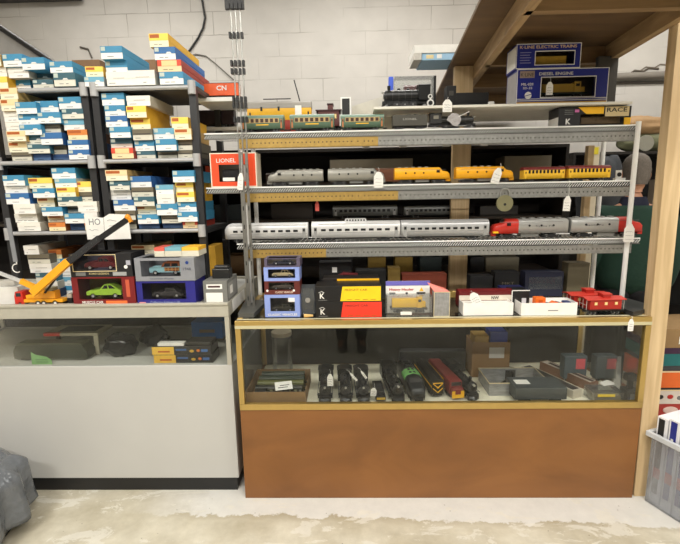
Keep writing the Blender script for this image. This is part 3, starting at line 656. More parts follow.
def steam(name, label, loc, L, H, rz=0, m=None, group=None, cabh=1., tagm=None):
    """steam engine, smokebox to +x"""
    m = m or mat((30, 31, 32), .38, .2, 'black_engine_paint'); t = thing(name, label, 'model train', loc, rz, group); W = H*.72; R = H*.26; zc = H*.56
    b = B(); b.cyl((-L*.22, 0, zc), (L*.40, 0, zc), R, m, n=18); b.cyl((L*.40, 0, zc), (L*.42, 0, zc), R*.86, mat((52, 53, 54), .4), n=18); b.cyl((L*.42, 0, zc), (L*.435, 0, zc), R*.45, m, n=12)
    for xx in (-.1, .02, .14, .26, .38): b.cyl((L*xx, 0, zc), (L*xx+.003, 0, zc), R*1.04, mat((58, 58, 60), .4), n=18)
    b.build('boiler', t)
    b = B(); b.cb(-L*.33, 0, H*.34, L*.22, W, H*.62*cabh, m); b.prism([(-W/2*1.08, H*.95*cabh), (-W*.3, H*1.02*cabh), (W*.3, H*1.02*cabh), (W/2*1.08, H*.95*cabh)], 0, -L*.46, -L*.21, m); b.build('cab', t)
    B().cb(-L*.33, -W/2-.0005, H*.62, L*.1, .002, H*.2, mat((120, 116, 104), .5)).build('cab_window', t)
    B().cyl((L*.33, 0, zc+R*.8), (L*.33, 0, H), H*.06, m, r1=H*.08, n=12).build('chimney', t)
    B().ball((L*.14, 0, zc+R), H*.09, m, n=10).build('steam_dome', t); B().ball((-L*.04, 0, zc+R), H*.085, m, n=10).build('sand_dome', t)
    B().cyl((L*.43, 0, zc+R*.7), (L*.47, 0, zc+R*.7), H*.05, mat((170, 168, 160), .4), n=10).build('headlamp', t)
    B().box(-L*.46, L*.46, -W*.34, W*.34, H*.2, H*.32, FRAME).box(-L*.2, L*.42, -W/2, -W/2+.003, H*.33, H*.35, m).box(-L*.2, L*.42, W/2-.003, W/2, H*.33, H*.35, m).build('running_board', t)
    B().add([Vector(v) for v in ((L*.44, -W*.4, H*.22), (L*.44, W*.4, H*.22), (L*.44, W*.4, .004), (L*.44, -W*.4, .004), (L*.5, 0, .006), (L*.46, 0, H*.22))], [(0, 1, 5), (1, 2, 4, 5), (0, 5, 4, 3), (3, 4, 2), (0, 3, 2, 1)], m).build('cowcatcher', t)
    rw = H*.165
    for k in range(3):
        xx = -L*.12+k*rw*2.15
        b = B()
        for sy in (-1, 1): b.cyl((xx, sy*(W*.36), rw), (xx, sy*(W*.36-.006), rw), rw, mat((66, 66, 68), .4, .3), n=16)
        b.cyl((xx, -W*.4, rw), (xx, W*.4, rw), rw*.2, WHEEL, n=8); b.build('driving_wheel', t)
    for xx in (L*.3, L*.38, -L*.34):
        b = B()
        for sy in (-1, 1): b.cyl((xx, sy*(W*.33), rw*.55), (xx, sy*(W*.33-.005), rw*.55), rw*.55, WHEEL, n=12)
        b.build('small_wheel', t)
    B().box(-L*.14, L*.3, -W*.4-.003, -W*.4, rw*.9, rw*1.15, STEEL).build('side_rod', t)
    B().box(L*.27, L*.36, -W*.48, -W*.3, rw*.7, rw*1.7, m).box(L*.27, L*.36, W*.3, W*.48, rw*.7, rw*1.7, m).build('cylinder_block', t)
    return t
def tender(name, label, loc, L, H, rz=0, m=None, text=None, coal=True, group=None, cat='model train', W=None, tm=None):
    m = m or mat((44, 45, 44), .45, .1); t = thing(name, label, cat, loc, rz, group); W = W or H*.74; zb = H*.24
    B().box(-L/2, L/2, -W/2, W/2, zb, H*.94, m).build('body', t, bev=.002)
    b = B()
    if coal:
        r = random.Random(4)
        for k in range(26): b.ball((r.uniform(-.1, .42)*L, r.uniform(-.35, .35)*W, H*.94), H*r.uniform(.04, .075), mat((22, 22, 24), .6), n=6)
        b.build('coal_load', t)['kind'] = 'stuff'
    B().box(-L*.5, L*.5, -W*.36, W*.36, zb*.7, zb-.0005, FRAME).build('underframe', t)
    for s in (-1, 1): bogie(t, s*L*.3, L*.24, W*.8, 2, r=zb*.42)
    if text: txt(t, text, -L*.2, H*.6, L*.4, H*.13, -W/2-.0012, tm or mat((170, 168, 160), .5))
    return t
def boxcar(name, label, loc, L, H, m, rz=0, text=None, tm=None, roofm=None, group=None, door=True, W=None):
    t = thing(name, label, 'model train', loc, rz, group); W = W or H*.7; zb = H*.2
    B().prism([(-W/2, zb), (-W/2, H*.92), (0, H), (W/2, H*.92), (W/2, zb)], 0, -L/2, L/2, m).build('body', t)
    B().prism([(-W/2-.001, H*.92), (0, H+.001), (W/2+.001, H*.92), (W/2+.001, H*.90), (-W/2-.001, H*.90)], 0, -L/2-.001, L/2+.001, roofm or m).build('roof', t)
    b = B(); n = 9
    for k in range(n): xx = -L/2+L*(k+.5)/n; b.box(xx-.0008, xx+.0008, -W/2-.001, -W/2, zb, H*.9, m)
    if door: b.box(-L*.11, L*.11, -W/2-.003, -W/2-.0005, zb+.002, H*.86, m)
    b.build('side_ribs_and_door', t) if False else b.build('sliding_door', t)
    B().box(-L/2, L/2, -W*.35, W*.35, zb*.6, zb-.0005, FRAME).build('underframe', t)
    for s in (-1, 1): bogie(t, s*L*.34, L*.17, W*.86, 2, r=zb*.45)
    if text: txt(t, text, -L*(.42 if text != 'CN' else .13), H*.48, L*.30, H*.28, -W/2-.0036, tm or WHITE, bold=True)
    return t
def caboose(name, label, loc, L, H, rz=0, m=None, rm=None, group=None):
    m = m or mat((168, 38, 28), .45, name='caboose_red'); rm = rm or mat((196, 58, 46), .45); t = thing(name, label, 'model train', loc, rz, group); W = H*.66; zb = H*.24; Lb = L*.80
    B().box(-Lb/2, Lb/2, -W/2, W/2, zb, H*.70, m).build('body', t)
    B().prism([(-W/2-.006, H*.69), (-W/2-.006, H*.72), (0, H*.79), (W/2+.006, H*.72), (W/2+.006, H*.69), (0, H*.75)], 0, -L/2, L/2, rm).build('roof', t)
    B().cb(L*.06, 0, H*.74, L*.2, W*.62, H*.16, m).build('cupola', t)
    B().prism([(-W*.36, H*.90), (-W*.36, H*.925), (0, H*.955), (W*.36, H*.925), (W*.36, H*.90)], 0, -L*.06, L*.18, rm).build('cupola_roof', t)
    for xx in (-.26, 0, .26): b = B(); b.cb(L*xx, -W/2-.0005, H*.46, L*.075, .002, H*.13, mat((226, 190, 120), .5)); b.cb(L*xx, -W/2-.0012, H*.48, L*.045, .002, H*.09, mat((240, 220, 160), .4)); b.build('window', t)
    B().box(-L/2, L/2, -W*.45, W*.45, zb-.006, zb-.0005, FRAME).build('underframe', t)
    for s in (-1, 1):
        b = B()
        for yy in (-W*.42, 0, W*.42): b.tube([(s*(L/2-.004), yy, zb), (s*(L/2-.004), yy, H*.69)], .0014, mat((190, 186, 180), .4), 4)
        b.tube([(s*(L/2-.004), -W*.42, H*.45), (s*(L/2-.004), W*.42, H*.45)], .0014, mat((190, 186, 180), .4), 4); b.build('railing', t)
        bogie(t, s*L*.3, L*.2, W*.86, 2, r=zb*.42)
    b = B(); b.box(-Lb/2, Lb/2, -W/2-.0015, -W/2-.0002, zb, zb+.004, mat((90, 20, 16), .5)); b.build('sill', t)
    return t
def place(px0, px1, pt, pb, Y, z):
    """centre x, length and height of something seen between these columns/rows when it stands at depth Y on level z"""
    a = U(px0, pb, Y)[0]; c = U(px1, pb, Y)[0]; h = U((px0+px1)/2, pt, Y)[1]-z
    return (a+c)/2, c-a, h
def price_tag(px, py0, py1, Y, label, tilt=0, strz=None, w=.024, marks=True, color=PAPER):
    x, z1 = U(px, py0, Y); _, z0 = U(px, py1, Y); h = z1-z0
    t = thing('price_tag', label, 'tag', (x, Y, z0)); M = T(0, 0, h) @ Ry(tilt) @ T(0, 0, -h)
    hh = h
    B().prism([(-w/2, 0), (w/2, 0), (w/2, hh*.72), (w*.2, hh), (-w*.2, hh), (-w/2, hh*.72)], 1, -.0006, .0006, color, M=M).build('card', t)
    if marks:
        b = B(); r = random.Random(int(px))
        for k in range(3):
            zz = hh*(.15+k*.2); b.tube([M @ Vector((-w*.35+w*.7*q/5, -.001, zz+r.uniform(-.002, .003))) for q in range(6)], .0006, INK, 4)
        b.build('handwriting', t)
    B().tube([M @ Vector((0, -.0008, hh*.9)), M @ Vector((.003, -.002, hh+.012)), M @ Vector((-.002, 0.002, hh+(strz or .025)))], .0009, WHITE, 4).build('string', t)
    return t
# ------------------------------------------------------------------ third tier: silver streamliners
Z3 = ZS[2]+.0005; Z2 = ZS[1]+.0005; Z1 = ZS[0]+.0005
SIL = mat((226, 226, 226), .35, .3, 'silver_car_body'); SILR = mat((236, 236, 236), .3, .3, 'silver_car_roof')
YT = RACKY+.05
def sc(p0, p1, pt, pb, Y, z): x, L, H = place(p0, p1, pt, pb, Y, z); return (x, Y, z), L, H
BO = .055
loc, L_, H_ = sc(224, 307, 224, 243, RACKY+.0, Z3)
passenger('passenger_car', 'silver observation car with rounded end, leftmost of the silver passenger cars', 'model train', (loc[0], RACKY+BO, Z3), L_*1.02, H_*1.03, SIL, SIL, observation=True, nwin=9, lines=(.3, .84), group='silver streamliner set', wz=(.53, .64))
loc, L_, H_ = sc(312, 400, 221.5, 243, RACKY, Z3)
passenger('passenger_car', 'silver dome car with a raised glazed dome, middle of the silver passenger cars', 'model train', (loc[0], RACKY+BO, Z3), L_*1.01, H_*1.0, SIL, SIL, dome=True, nwin=9, lines=(.3, .84), group='silver streamliner set', wz=(.53, .64))
loc, L_, H_ = sc(402, 489, 220, 241, RACKY, Z3)
passenger('passenger_car', 'silver passenger car coupled behind the red nosed engine', 'model train', (loc[0], RACKY+BO, Z3), L_*1.01, H_*1.0, mat((190, 191, 192), .35, .35), mat((190, 191, 192), .35, .35), nwin=10, lines=(.3, .84), group='silver streamliner set', wz=(.53, .64))
GSIL = mat((168, 168, 165), .35, .3, 'engine_silver'); WRED = mat((196, 46, 34), .4, name='warbonnet_red')
loc, L_, H_ = sc(494, 569, 219, 241, RACKY, Z3)
t = diesel('diesel_engine', 'silver diesel engine with red nose pointing left on the bottom rack shelf', (loc[0], RACKY+BO, Z3), L_, H_, GSIL, WRED, flip=True, group='red nosed silver engines', text='Santa Fe')
B().cb(-L_/2+H_*.12, -H_*.3, H_*.3, H_*.25, .02, H_*.09, YEL).build('yellow_nose_band', t)
loc, L_, H_ = sc(572, 645, 217.5, 239, RACKY, Z3)
t = diesel('diesel_engine', 'silver diesel engine with red nose pointing right past the rack post', (loc[0], RACKY+BO, Z3), L_, H_, GSIL, WRED, group='red nosed silver engines', text='Santa Fe')
# second tier
DSL = mat((160, 158, 150), .4, .3, 'dull_silver'); UPY = mat((250, 176, 24), .42, name='engine_yellow')
loc, L_, H_ = sc(267, 323, 169, 188, RACKY, Z2)
diesel('diesel_engine', 'dull silver diesel engine with nose left beside the orange window box', (loc[0], RACKY+.05, Z2), L_, H_*.98, DSL, flip=True, group='silver diesel pair')
loc, L_, H_ = sc(328, 385, 168, 187.5, RACKY, Z2)
diesel('diesel_engine', 'dull silver diesel engine with nose right wearing a paper tag', (loc[0], RACKY+.05, Z2), L_, H_, DSL, group='silver diesel pair')
loc, L_, H_ = sc(395, 451, 167, 186, RACKY, Z2)
diesel('diesel_engine', 'yellow diesel engine, the left one of the two yellow engines', (loc[0], RACKY+.05, Z2), L_, H_, UPY, group='yellow diesel pair', roof=mat((160, 158, 150), .5))
loc, L_, H_ = sc(457, 515, 166, 185, RACKY, Z2)
diesel('diesel_engine', 'yellow diesel engine with a white tag, the right one of the two', (loc[0], RACKY+.05, Z2), L_, H_, UPY, group='yellow diesel pair', roof=mat((160, 158, 150), .5))
TRY = mat((244, 194, 50), .45, name='coach_yellow'); MRN = mat((120, 40, 36), .5)
loc, L_, H_ = sc(525, 566, 166.5, 183, RACKY, Z2)
passenger('passenger_car', 'small yellow coach with maroon roof, left one by the yellow engines', 'model train', (loc[0], RACKY+.05, Z2), L_, H_, TRY, MRN, nwin=9, wz=(.56, .78), group='small yellow coaches', ww=.55, doors=TRY, W=.06)
loc, L_, H_ = sc(570, 612, 165, 181.5, RACKY, Z2)
passenger('passenger_car', 'small yellow coach with maroon roof beside the white coupler card', 'model train', (loc[0], RACKY+.05, Z2), L_, H_, TRY, MRN, nwin=9, wz=(.56, .78), group='small yellow coaches', ww=.55, doors=TRY, W=.06)
x, z = U(618, 181, RACKY+.06)
b = B(); b.cb(x, RACKY+.06, Z2, .03, .004, .052, WHITE); b.cyl((x, RACKY+.055, Z2+.03), (x, RACKY+.052, Z2+.03), .011, BLACK, n=12); b.box(x-.03, x+.02, RACKY+.03, RACKY+.056, Z2, Z2+.012, WHITE)
tag(b.build('parts_card'), 'small white card with a black round part at the coach end', 'card')
x, _ = U(384, 180, RACKY+.16); 
boxcar('brown_freight_car', 'rusty brown freight car end showing between silver and yellow engines', (x+.02, RACKY+.2, Z2), .14, .09, mat((134, 84, 56), .6))
# top tier
GRN = mat((92, 118, 98), .45, name='coach_green'); GRR = mat((112, 138, 122), .4)
CRM = mat((176, 150, 100), .5); ORW = mat((176, 110, 66), .5)
for (a, c, pt, pb, lb) in ((241, 283, 114, 131.5, 'green passenger coach with cream windows nearest the steel standard'), (290, 334, 113, 131, 'green passenger coach with cream windows, middle one of three'), (341, 384, 113, 130.5, 'green passenger coach with cream windows next to the black tender')):
    loc, L_, H_ = sc(a, c, pt, pb, RACKY, Z1)
    t = passenger('passenger_car', lb, 'model train', (loc[0], RACKY+.05, Z1), L_, H_, GRN, GRR, nwin=7, wz=(.56, .76), wm=mat((64, 40, 30), .4), group='green passenger coaches', ww=.62, doors=ORW)
    W_ = H_*.78; B().box(-L_*.4, L_*.4, -W_/2-.0009, -W_/2+.0, H_*.53, H_*.79, CRM).box(-L_*.15, L_*.15, -W_/2-.0011, -W_/2, H_*.40, H_*.45, YEL).build('window_band', t)
loc, L_, H_ = sc(393, 428, 113, 129.5, RACKY, Z1)
tender('tender', 'dark grey tender coupled to the tagged steam engine on top tier', (loc[0], RACKY+.05, Z1), L_, H_, m=mat((70, 68, 60), .5), text='LIONEL')
loc, L_, H_ = sc(428, 479, 111.5, 129.5, RACKY, Z1)
steam('steam_engine', 'black steam engine with plastic wrapped tag on the top rack tier', (loc[0], RACKY+.05, Z1), L_, H_, m=mat((50, 50, 48), .35, .3))
# second row behind the green coaches
Yb = RACKY+.19
loc, L_, H_ = sc(249, 312, 103, 126, Yb, Z1)
t = passenger('electric_engine', 'long yellow box cab engine with red sill behind the green coaches', 'model train', (loc[0], Yb, Z1), L_, U(280, 102, Yb)[1]-Z1, mat((236, 180, 50), .42), mat((150, 146, 138), .5), nwin=3, ww=.12, wz=(.72, .84), W=.06, doors=mat((226, 170, 46), .5))
Hh = U(280, 102, Yb)[1]-Z1
B().box(-L_*.46, L_*.46, -.032, -.0302, .012, Hh*.45, mat((150, 44, 26), .5)).build('red_side_sill', t)
b = B(); b.cb(L_*.3, -.031, Hh*.5, L_*.1, .002, Hh*.36, PAPER); b.build('number_board', t)
x, z = U(277, 99, Yb); b = B(); b.tube([(x-.075, Yb, z), (x+.075, Yb, z)], .003, BLACK, 5)
b.tube([(x, Yb, z), (x, Yb, Z1+Hh+.001)], .0015, BLACK, 4)
tag(b.build('aerial'), 'thin black overhead aerial bar above the yellow diesel engine', 'aerial')
a_, c_ = U(294, 80, Yb+.05), U(300, 102, Yb+.05)
tag(B().tube([(a_[0], Yb+.05, a_[1]), (c_[0], Yb+.05, c_[1]), (c_[0]+.004, Yb+.05, Z1)], .0035, BLK2, 5).build('black_rod'), 'thin black rod leaning against the wall side above the coaches', 'rod')
x, _ = U(329, 112, Yb)
t = caboose('caboose', 'dark maroon caboose on the top tier behind two green coaches', (x, Yb, Z1), .14, U(330, 103, Yb)[1]-Z1+.004, m=mat((90, 44, 42), .5), rm=mat((70, 36, 36), .5))
x0, z0 = U(341, 126, Yb); x1, z1 = U(351, 98, Yb)
b = B(); b.box(x0, x1, Yb-.03, Yb+.05, Z1, z1, WHITE); b.box(x0+.008, x1-.008, Yb-.032, Yb-.0301, Z1+.01, z1-.008, BLACK)
tag(b.build('slim_white_carton', bev=.002), 'slim upright white carton with black front on the top tier', 'box')
# long beige duct card behind
x0, z0 = U(352, 120, 2.75); x1, z1 = U(398, 100, 2.75)
b = B(); b.prism([(x0, Z1+.001), (x0, z0+.05), (x1, z1+.02), (x1, Z1+.001)], 1, 2.60, 2.64, mat((206, 202, 188), .6))
tag(b.build('beige_card_panel'), 'beige sloping card panel lying behind the right green coach', 'panel')
for i, (px, cc) in enumerate(((354, (224, 224, 220)), (360, (40, 40, 42)), (367, (226, 186, 70)))):
    x, z = U(px, 115, 2.52); tag(B().cb(x, 2.52, Z1, .028, .03, z-Z1, mat(cc, .5)).build('small_parts_box', bev=.003), ['small white parts box', 'small black parts box', 'small mustard parts box'][i]+' behind the third green coach', 'box')
# boxed engine at the right end of top tier
def panel_box(name, label, x0, x1, y0, z0, h, d, m, rz=0, cat='box', bev=.001):
    t = thing(name, label, cat, ((x0+x1)/2, y0, z0), rz); w = x1-x0
    B().box(-w/2, w/2, 0, d, 0, h, m).build('carton', t, bev=bev)
    return t, w
def window_box(name, label, x0, x1, y0, z0, h, d, m, win, rz=0, back=None, frame=None, side=None, cat='box'):
    """carton with a cut-out front window covered in clear film; win = (u0, u1, v0, v1)"""
    t = thing(name, label, cat, ((x0+x1)/2, y0, z0), rz); w = x1-x0; a = -w/2; th = .002
    u0, u1, v0, v1 = a+w*win[0], a+w*win[1], h*win[2], h*win[3]
    b = B(); sd = side or m
    b.box(a, u0, 0, th, 0, h, m).box(u1, -a, 0, th, 0, h, m).box(u0, u1, 0, th, 0, v0, m).box(u0, u1, 0, th, v1, h, m)
    b.box(a, a+th, th, d, 0, h, sd).box(-a-th, -a, th, d, 0, h, sd).box(a+th, -a-th, th, d, 0, th, sd).box(a+th, u0, th, d, h-th, h, sd).box(u1, -a-th, th, d, h-th, h, sd).box(u0, u1, d*.7, d, h-th, h, sd).box(a+th, -a-th, d-th, d, th, h-th, back or sd)
    b.build('carton', t)
    if frame:
        q = .0035; f = B(); yy = (-.0008, 0)
        f.box(u0-q, u1+q, *yy, v1, v1+q, frame).box(u0-q, u1+q, *yy, v0-q, v0, frame).box(u0-q, u0, *yy, v0, v1, frame).box(u1, u1+q, *yy, v0, v1, frame); f.build('window_border', t)
    B().box(u0, u1, .0008, .0014, v0, v1, FILM).build('window_film', t)
    return t, w, (u0, u1, v0, v1)
def edge_trim(t, w, h, m, q=.003):
    b = B(); b.box(-w/2, w/2, -.0009, -.0001, h-q, h, m).box(-w/2, w/2, -.0009, -.0001, 0, q, m).box(-w/2, -w/2+q, -.0009, -.0001, q, h-q, m).box(w/2-q, w/2, -.0009, -.0001, q, h-q, m); b.build('edge_line', t)
KBL = mat((30, 42, 132), .4, name='carton_navy_blue'); DRK = mat((34, 32, 30), .6)
LET = mat((222, 190, 150), .5); 
def toy_diesel_road(name, label, loc, L, H, m, fm, rz=0):
    t = thing(name, label, 'model train', loc, rz); W = H*.6
    B().box(-L*.46, L*.34, -W*.3, W*.3, H*.34, H*.88, m).build('long_hood', t, bev=.002)
    B().box(L*.22, L*.36, -W*.45, W*.45, H*.34, H, m).build('cab', t, bev=.002)
    B().box(L*.36, L*.46, -W*.3, W*.3, H*.34, H*.68, m).build('short_hood', t, bev=.002)
    B().box(-L/2, L/2, -W/2, W/2, H*.24, H*.34, fm).build('walkway', t)
    B().cb(L*.29, -W*.45-.0005, H*.7, L*.08, .002, H*.16, DRK).build('cab_window', t)
    for s in (-1, 1): bogie(t, s*L*.3, L*.24, W*.9, 3, r=H*.11)
    return t
Yk = RACKY+.06
x0, _ = U(514, 100, Yk); x1, _ = U(607, 98, Yk); h = U(560, 68.5, Yk)[1]-UZ
t, w, wn = window_box('boxed_engine_carton', 'large navy blue boxed diesel engine on the white board shelf', x0+.01, x1, Yk, UZ+.0005, h, .15, KBL, (.27, .86, .22, .76), back=mat((84, 76, 62), .6), frame=PAPER)
edge_trim(t, w, h, PAPER)
B().box(-w/2+.003, w/2-.003, -.0008, -.0001, .004, h*.09, mat((222, 176, 70), .5)).box(-w/2+.003, w/2-.003, -.0008, -.0001, h*.12, h*.14, PAPER).box(-w/2+.003, w/2-.003, -.0008, -.0001, h*.17, h*.185, PAPER).build('gold_band', t)
b = B(); b.box(-w*.47, -w*.31, -.0012, -.0001, h*.76, h*.95, mat((150, 132, 120), .5)); b.build('logo_patch', t)
txt(t, 'K·LINE', -w*.46, h*.80, w*.14, h*.09, -.0016, DRK); txt(t, 'DIESEL ENGINE', -w*.26, h*.82, w*.37, h*.085, -.0012, mat((214, 212, 210), .5), bold=True)
txt(t, 'MIL-020', -w*.45, h*.55, w*.13, h*.07, -.0012, PAPER); txt(t, 'SD-35', -w*.43, h*.45, w*.1, h*.06, -.0012, PAPER)
b = B(); b.cyl((-w*.37, -.0001, h*.28), (-w*.37, -.0016, h*.28), h*.10, PAPER, n=16); b.tube([(-w*.42, -.0018, h*.25), (-w*.33, -.0018, h*.31)], .002, KBL, 4); b.build('globe_emblem', t)
B().box(-w/2-.0006, -w/2, .004, .14, .01, h-.01, mat((170, 168, 168), .5)).build('side_label', t)
xc = (x0+.01+x1)/2; B
toy_diesel_road('toy_diesel', 'gold and dark green model diesel inside the large navy carton', (xc+.0+w*.06, Yk+.06, UZ+.0005+h*.23), w*.52, h*.46, mat((196, 158, 60), .45), mat((34, 52, 40), .5))
a_, c_ = x0, U(579.5, 72, Yk)[0]; h2 = U(545, 43, Yk)[1]-(UZ+h)
t, w, wn = window_box('boxed_car_carton', 'smaller navy boxed train car standing on the large navy carton', a_+.0, c_, Yk-.002, UZ+h+.0012, h2*.97, .14, KBL, (.30, .90, .16, .68), back=mat((84, 76, 62), .6), frame=PAPER)
edge_trim(t, w, h2*.97, PAPER); txt(t, 'K·LINE ELECTRIC TRAINS', -w*.45, h2*.78, w*.88, h2*.12, -.0012, LET, bold=True)
b = B()
for k in range(5): b.box(-w*.44, -w*(.27+.02*(k % 2)), -.001, -.0001, h2*(.62-k*.1), h2*(.645-k*.1), mat((150, 150, 190), .5))
b.build('small_print', t); B().box(-w/2-.0006, -w/2, .004, .13, .008, h2-.012, PAPER).build('side_label', t)
xc = (a_+c_)/2
boxcar('toy_tank_car', 'yellow model train car inside the smaller navy carton', (xc+w*.08, Yk+.055, UZ+h+.0012+h2*.17), w*.5, h2*.42, mat((224, 184, 70), .45))
price_tag(550, 82, 95, Yk-.006, 'white tag taped over the window of the large navy carton', .0, w=.034)
x, _ = U(601, 90, Yk+.17); tag(B().box(x-.03, x+.075, Yk+.16, Yk+.19, UZ+.0006, U(605, 56, Yk+.16)[1], mat((66, 62, 56), .6)).build('dark_board', bev=.001), 'dark upright board standing behind the large navy carton', 'board')
# ROCK ISLAND style yellow and black carton
Yr = RACKY+.03; x0, _ = U(558, 128, Yr); x1, _ = U(630, 125, Yr); h = U(590, 106.5, Yr)[1]-Z1
t, w, wn = window_box('yellow_topped_carton', 'black carton with yellow flap and RACE lettering under the board shelf', x0, x1, Yr, Z1, h, .12, mat((28, 28, 30), .45), (.30, .96, .06, .62), back=mat((96, 84, 62), .6), frame=None)
B().prism([(-w*.24, h*.98), (-w*.12, h*.62), (w*.12, h*.62), (w*.12, h*.98)], 1, -.0012, -.0002, YEL).build('yellow_flap', t)
B().box(w*.41, w*.5, -.0012, -.0002, 0, h*.4, YEL).build('yellow_corner', t)
B().box(w*.14, w*.47, -.0014, -.0002, h*.48, h*.97, mat((206, 186, 140), .5)).build('name_panel', t)
txt(t, 'RACE', w*.16, h*.70, w*.28, h*.22, -.0018, DRK, bold=True); txt(t, 'K', -w*.40, h*.10, w*.07, h*.3, -.0012, WHITE, bold=True)
B().box(-w*.28, -w*.22, -.0012, -.0002, h*.72, h*.86, mat((206, 110, 170), .5)).build('pink_sticker', t)
b = B()
for k in range(3): b.box(-w*.42, -w*.30, -.001, -.0001, h*(.62+.1*k), h*(.645+.1*k), GREY)
b.build('small_print', t)
B().box(-w/2-.0006, -w/2, .004, .115, .005, h*.5, PAPER).build('side_label', t)
boxcar('toy_freight_car', 'brown model freight car inside the yellow topped carton', ((x0+x1)/2+w*.13, Yr+.05, Z1+.006), w*.55, h*.5, mat((118, 96, 66), .5))
# locos on the board shelf
Yu = RACKY+.09
loc, L_, H_ = sc(380, 432, 88, 105, Yu, UZ)
t = steam('steam_engine', 'black steam engine under clear cover at the left of the board shelf', (loc[0], Yu, UZ), L_, (U(405, 88, Yu)[1]-UZ)*1.1, rz=pi)
x0, z0 = U(394, 92, Yu+.11); x1, z1 = U(433, 77, Yu+.11)
t = thing('clear_display_case', 'clear plastic display case behind the black steam engine, red car inside', 'case', ((x0+x1)/2, Yu+.11, UZ)); w = x1-x0; hh = z1-UZ
b = B(); b.box(-w/2, w/2, -.03, -.028, 0, hh, CLEAR).box(-w/2, w/2, .058, .06, 0, hh, CLEAR).box(-w/2, -w/2+.002, -.028, .058, 0, hh, CLEAR).box(w/2-.002, w/2, -.028, .058, 0, hh, CLEAR).box(-w/2+.002, w/2-.002, -.028, .058, hh-.002, hh, CLEAR); b.build('cover', t)
B().box(w/2+.0005, w/2+.012, -.03, .06, 0, hh, BLACK).build('black_end', t)
x, _ = U(414, 90, Yu+.12); boxcar('small_red_car', 'dark red small train car inside the clear display case', (x, Yu+.125, UZ), .11, U(414, 85, Yu+.12)[1]-UZ, mat((96, 28, 28), .4), W=.04)
x, z = U(391, 91, Yu+.06)
b = B(); b.cb(x, Yu+.07, UZ, .026, .03, U(391, 77, Yu+.07)[1]-UZ, mat((70, 100, 214), .3)); tag(b.build('blue_tub', bev=.006), 'bright blue plastic tub standing behind the black engine cab', 'tub')
x, z = U(430.5, 102, Yu-.05); b = B(); b.cyl((x, Yu-.05, UZ+.02), (x, Yu-.044, UZ+.02), .018, mat((225, 225, 222), .3), n=16); b.cyl((x, Yu-.0515, UZ+.02), (x, Yu-.0501, UZ+.02), .011, BLACK, n=14); b.cyl((x-.002, Yu-.05, UZ+.052), (x-.002, Yu-.044, UZ+.052), .011, mat((225, 225, 222), .3), n=12); b.cyl((x-.002, Yu-.0515, UZ+.052), (x-.002, Yu-.0501, UZ+.052), .006, BLACK, n=10); b.box(x-.004, x+.004, Yu-.049, Yu-.045, UZ+.036, UZ+.043, WHITE)
tag(b.build('chrome_key'), 'white and black key shaped fob leaning on the black engine', 'key')
x, _ = U(467, 100, Yu); L_ = U(489, 100, Yu)[0]-U(445, 100, Yu)[0]; H_ = U(455, 87, Yu)[1]-UZ
t = thing('black_switcher', 'black engine with tall cab on the board shelf left of the navy cartons', 'model train', (x, Yu, UZ)); 
B().box(-L_*.5, -L_*.28, -.032, .032, .02, H_, mat((26, 26, 27), .45)).build('cab', t, bev=.002)
B().box(-L_*.28, L_*.46, -.026, .026, .02, H_*.68, mat((30, 30, 31), .45)).build('hood', t, bev=.003)
B().cb(-L_*.39, -.033, H_*.55, .022, .002, .022, mat((70, 68, 64), .4)).build('cab_window', t); B().box(-L_/2, L_/2, -.03, .03, .014, .02, FRAME).build('walkway', t)
for s in (-1, 1): bogie(t, s*L_*.3, L_*.2, .05, 2, r=.009)
x, _ = U(491, 99, Yu-.03); tag(B().cb(x, Yu-.03, UZ, .03, .03, .022, WHITE).build('small_white_block', bev=.004), 'small white block on the board shelf beside the navy carton', 'block')
x, z = U(447, 110, RACKY-.006); t = price_tag(447.5, 99.5, 112, RACKY-.004, 'round topped white tag hanging over the board shelf edge', 0, w=.046, strz=.005)
# wall mounted white tray with picture
x0, z0 = U(416, 62, 3.1); x1, z1 = U(470, 49, 3.1)
t = thing('white_tray', 'white plastic tray with ridged end and small picture under the loft shelf', 'tray', (x0, 3.1, z0)); w = x1-x0; hh = z1-z0
gx, gy = G(414, 60, OZ+.019); t.location = (gx, gy, OZ+.019); 
zT = .085
B().box(0, w, 0, .25, zT*.45, zT, WHITE).build('rim', t, bev=.003); B().box(.05, w-.0, .01, .24, 0, zT*.449, mat((150, 190, 220), .5)).build('picture_panel', t)
b = B()
for k in range(4): b.box(-.002+.012*k, .009+.012*k, -.002, .2, .0+zT*.0, zT*.44, mat((206, 202, 194), .5))
b.build('ridge', t)
B().box(.075, .12, .0085, .0099, zT*.1, zT*.35, mat((226, 206, 150), .5)).box(.14, .17, .0085, .0099, zT*.1, zT*.38, WHITE).build('printed_picture', t)
# ------------------------------------------------------------------ left part of the rack
x, L_, H_ = place(206, 238, 82, 97, 2.56, XZ)
boxcar('boxcar', 'bright orange boxcar with white letters on the short white shelf', (x, 2.58, XZ+.0005), L_*1.05, H_*1.0, mat((232, 92, 26), .42, name='boxcar_orange'), text='CN', roofm=BLACK)
x, L_, H_ = place(196, 236, 110, 127, 2.80, XZ2)
boxcar('hopper_car', 'dark plum ribbed hopper car on the short cream shelf', (x, 2.80, XZ2+.0005), L_, H_, mat((56, 40, 46), .5), door=False)
# wire rack extension: orange object row
x, L_, H_ = place(205, 236, 139, 152, RACKY+.12, ZS[0]-.17)
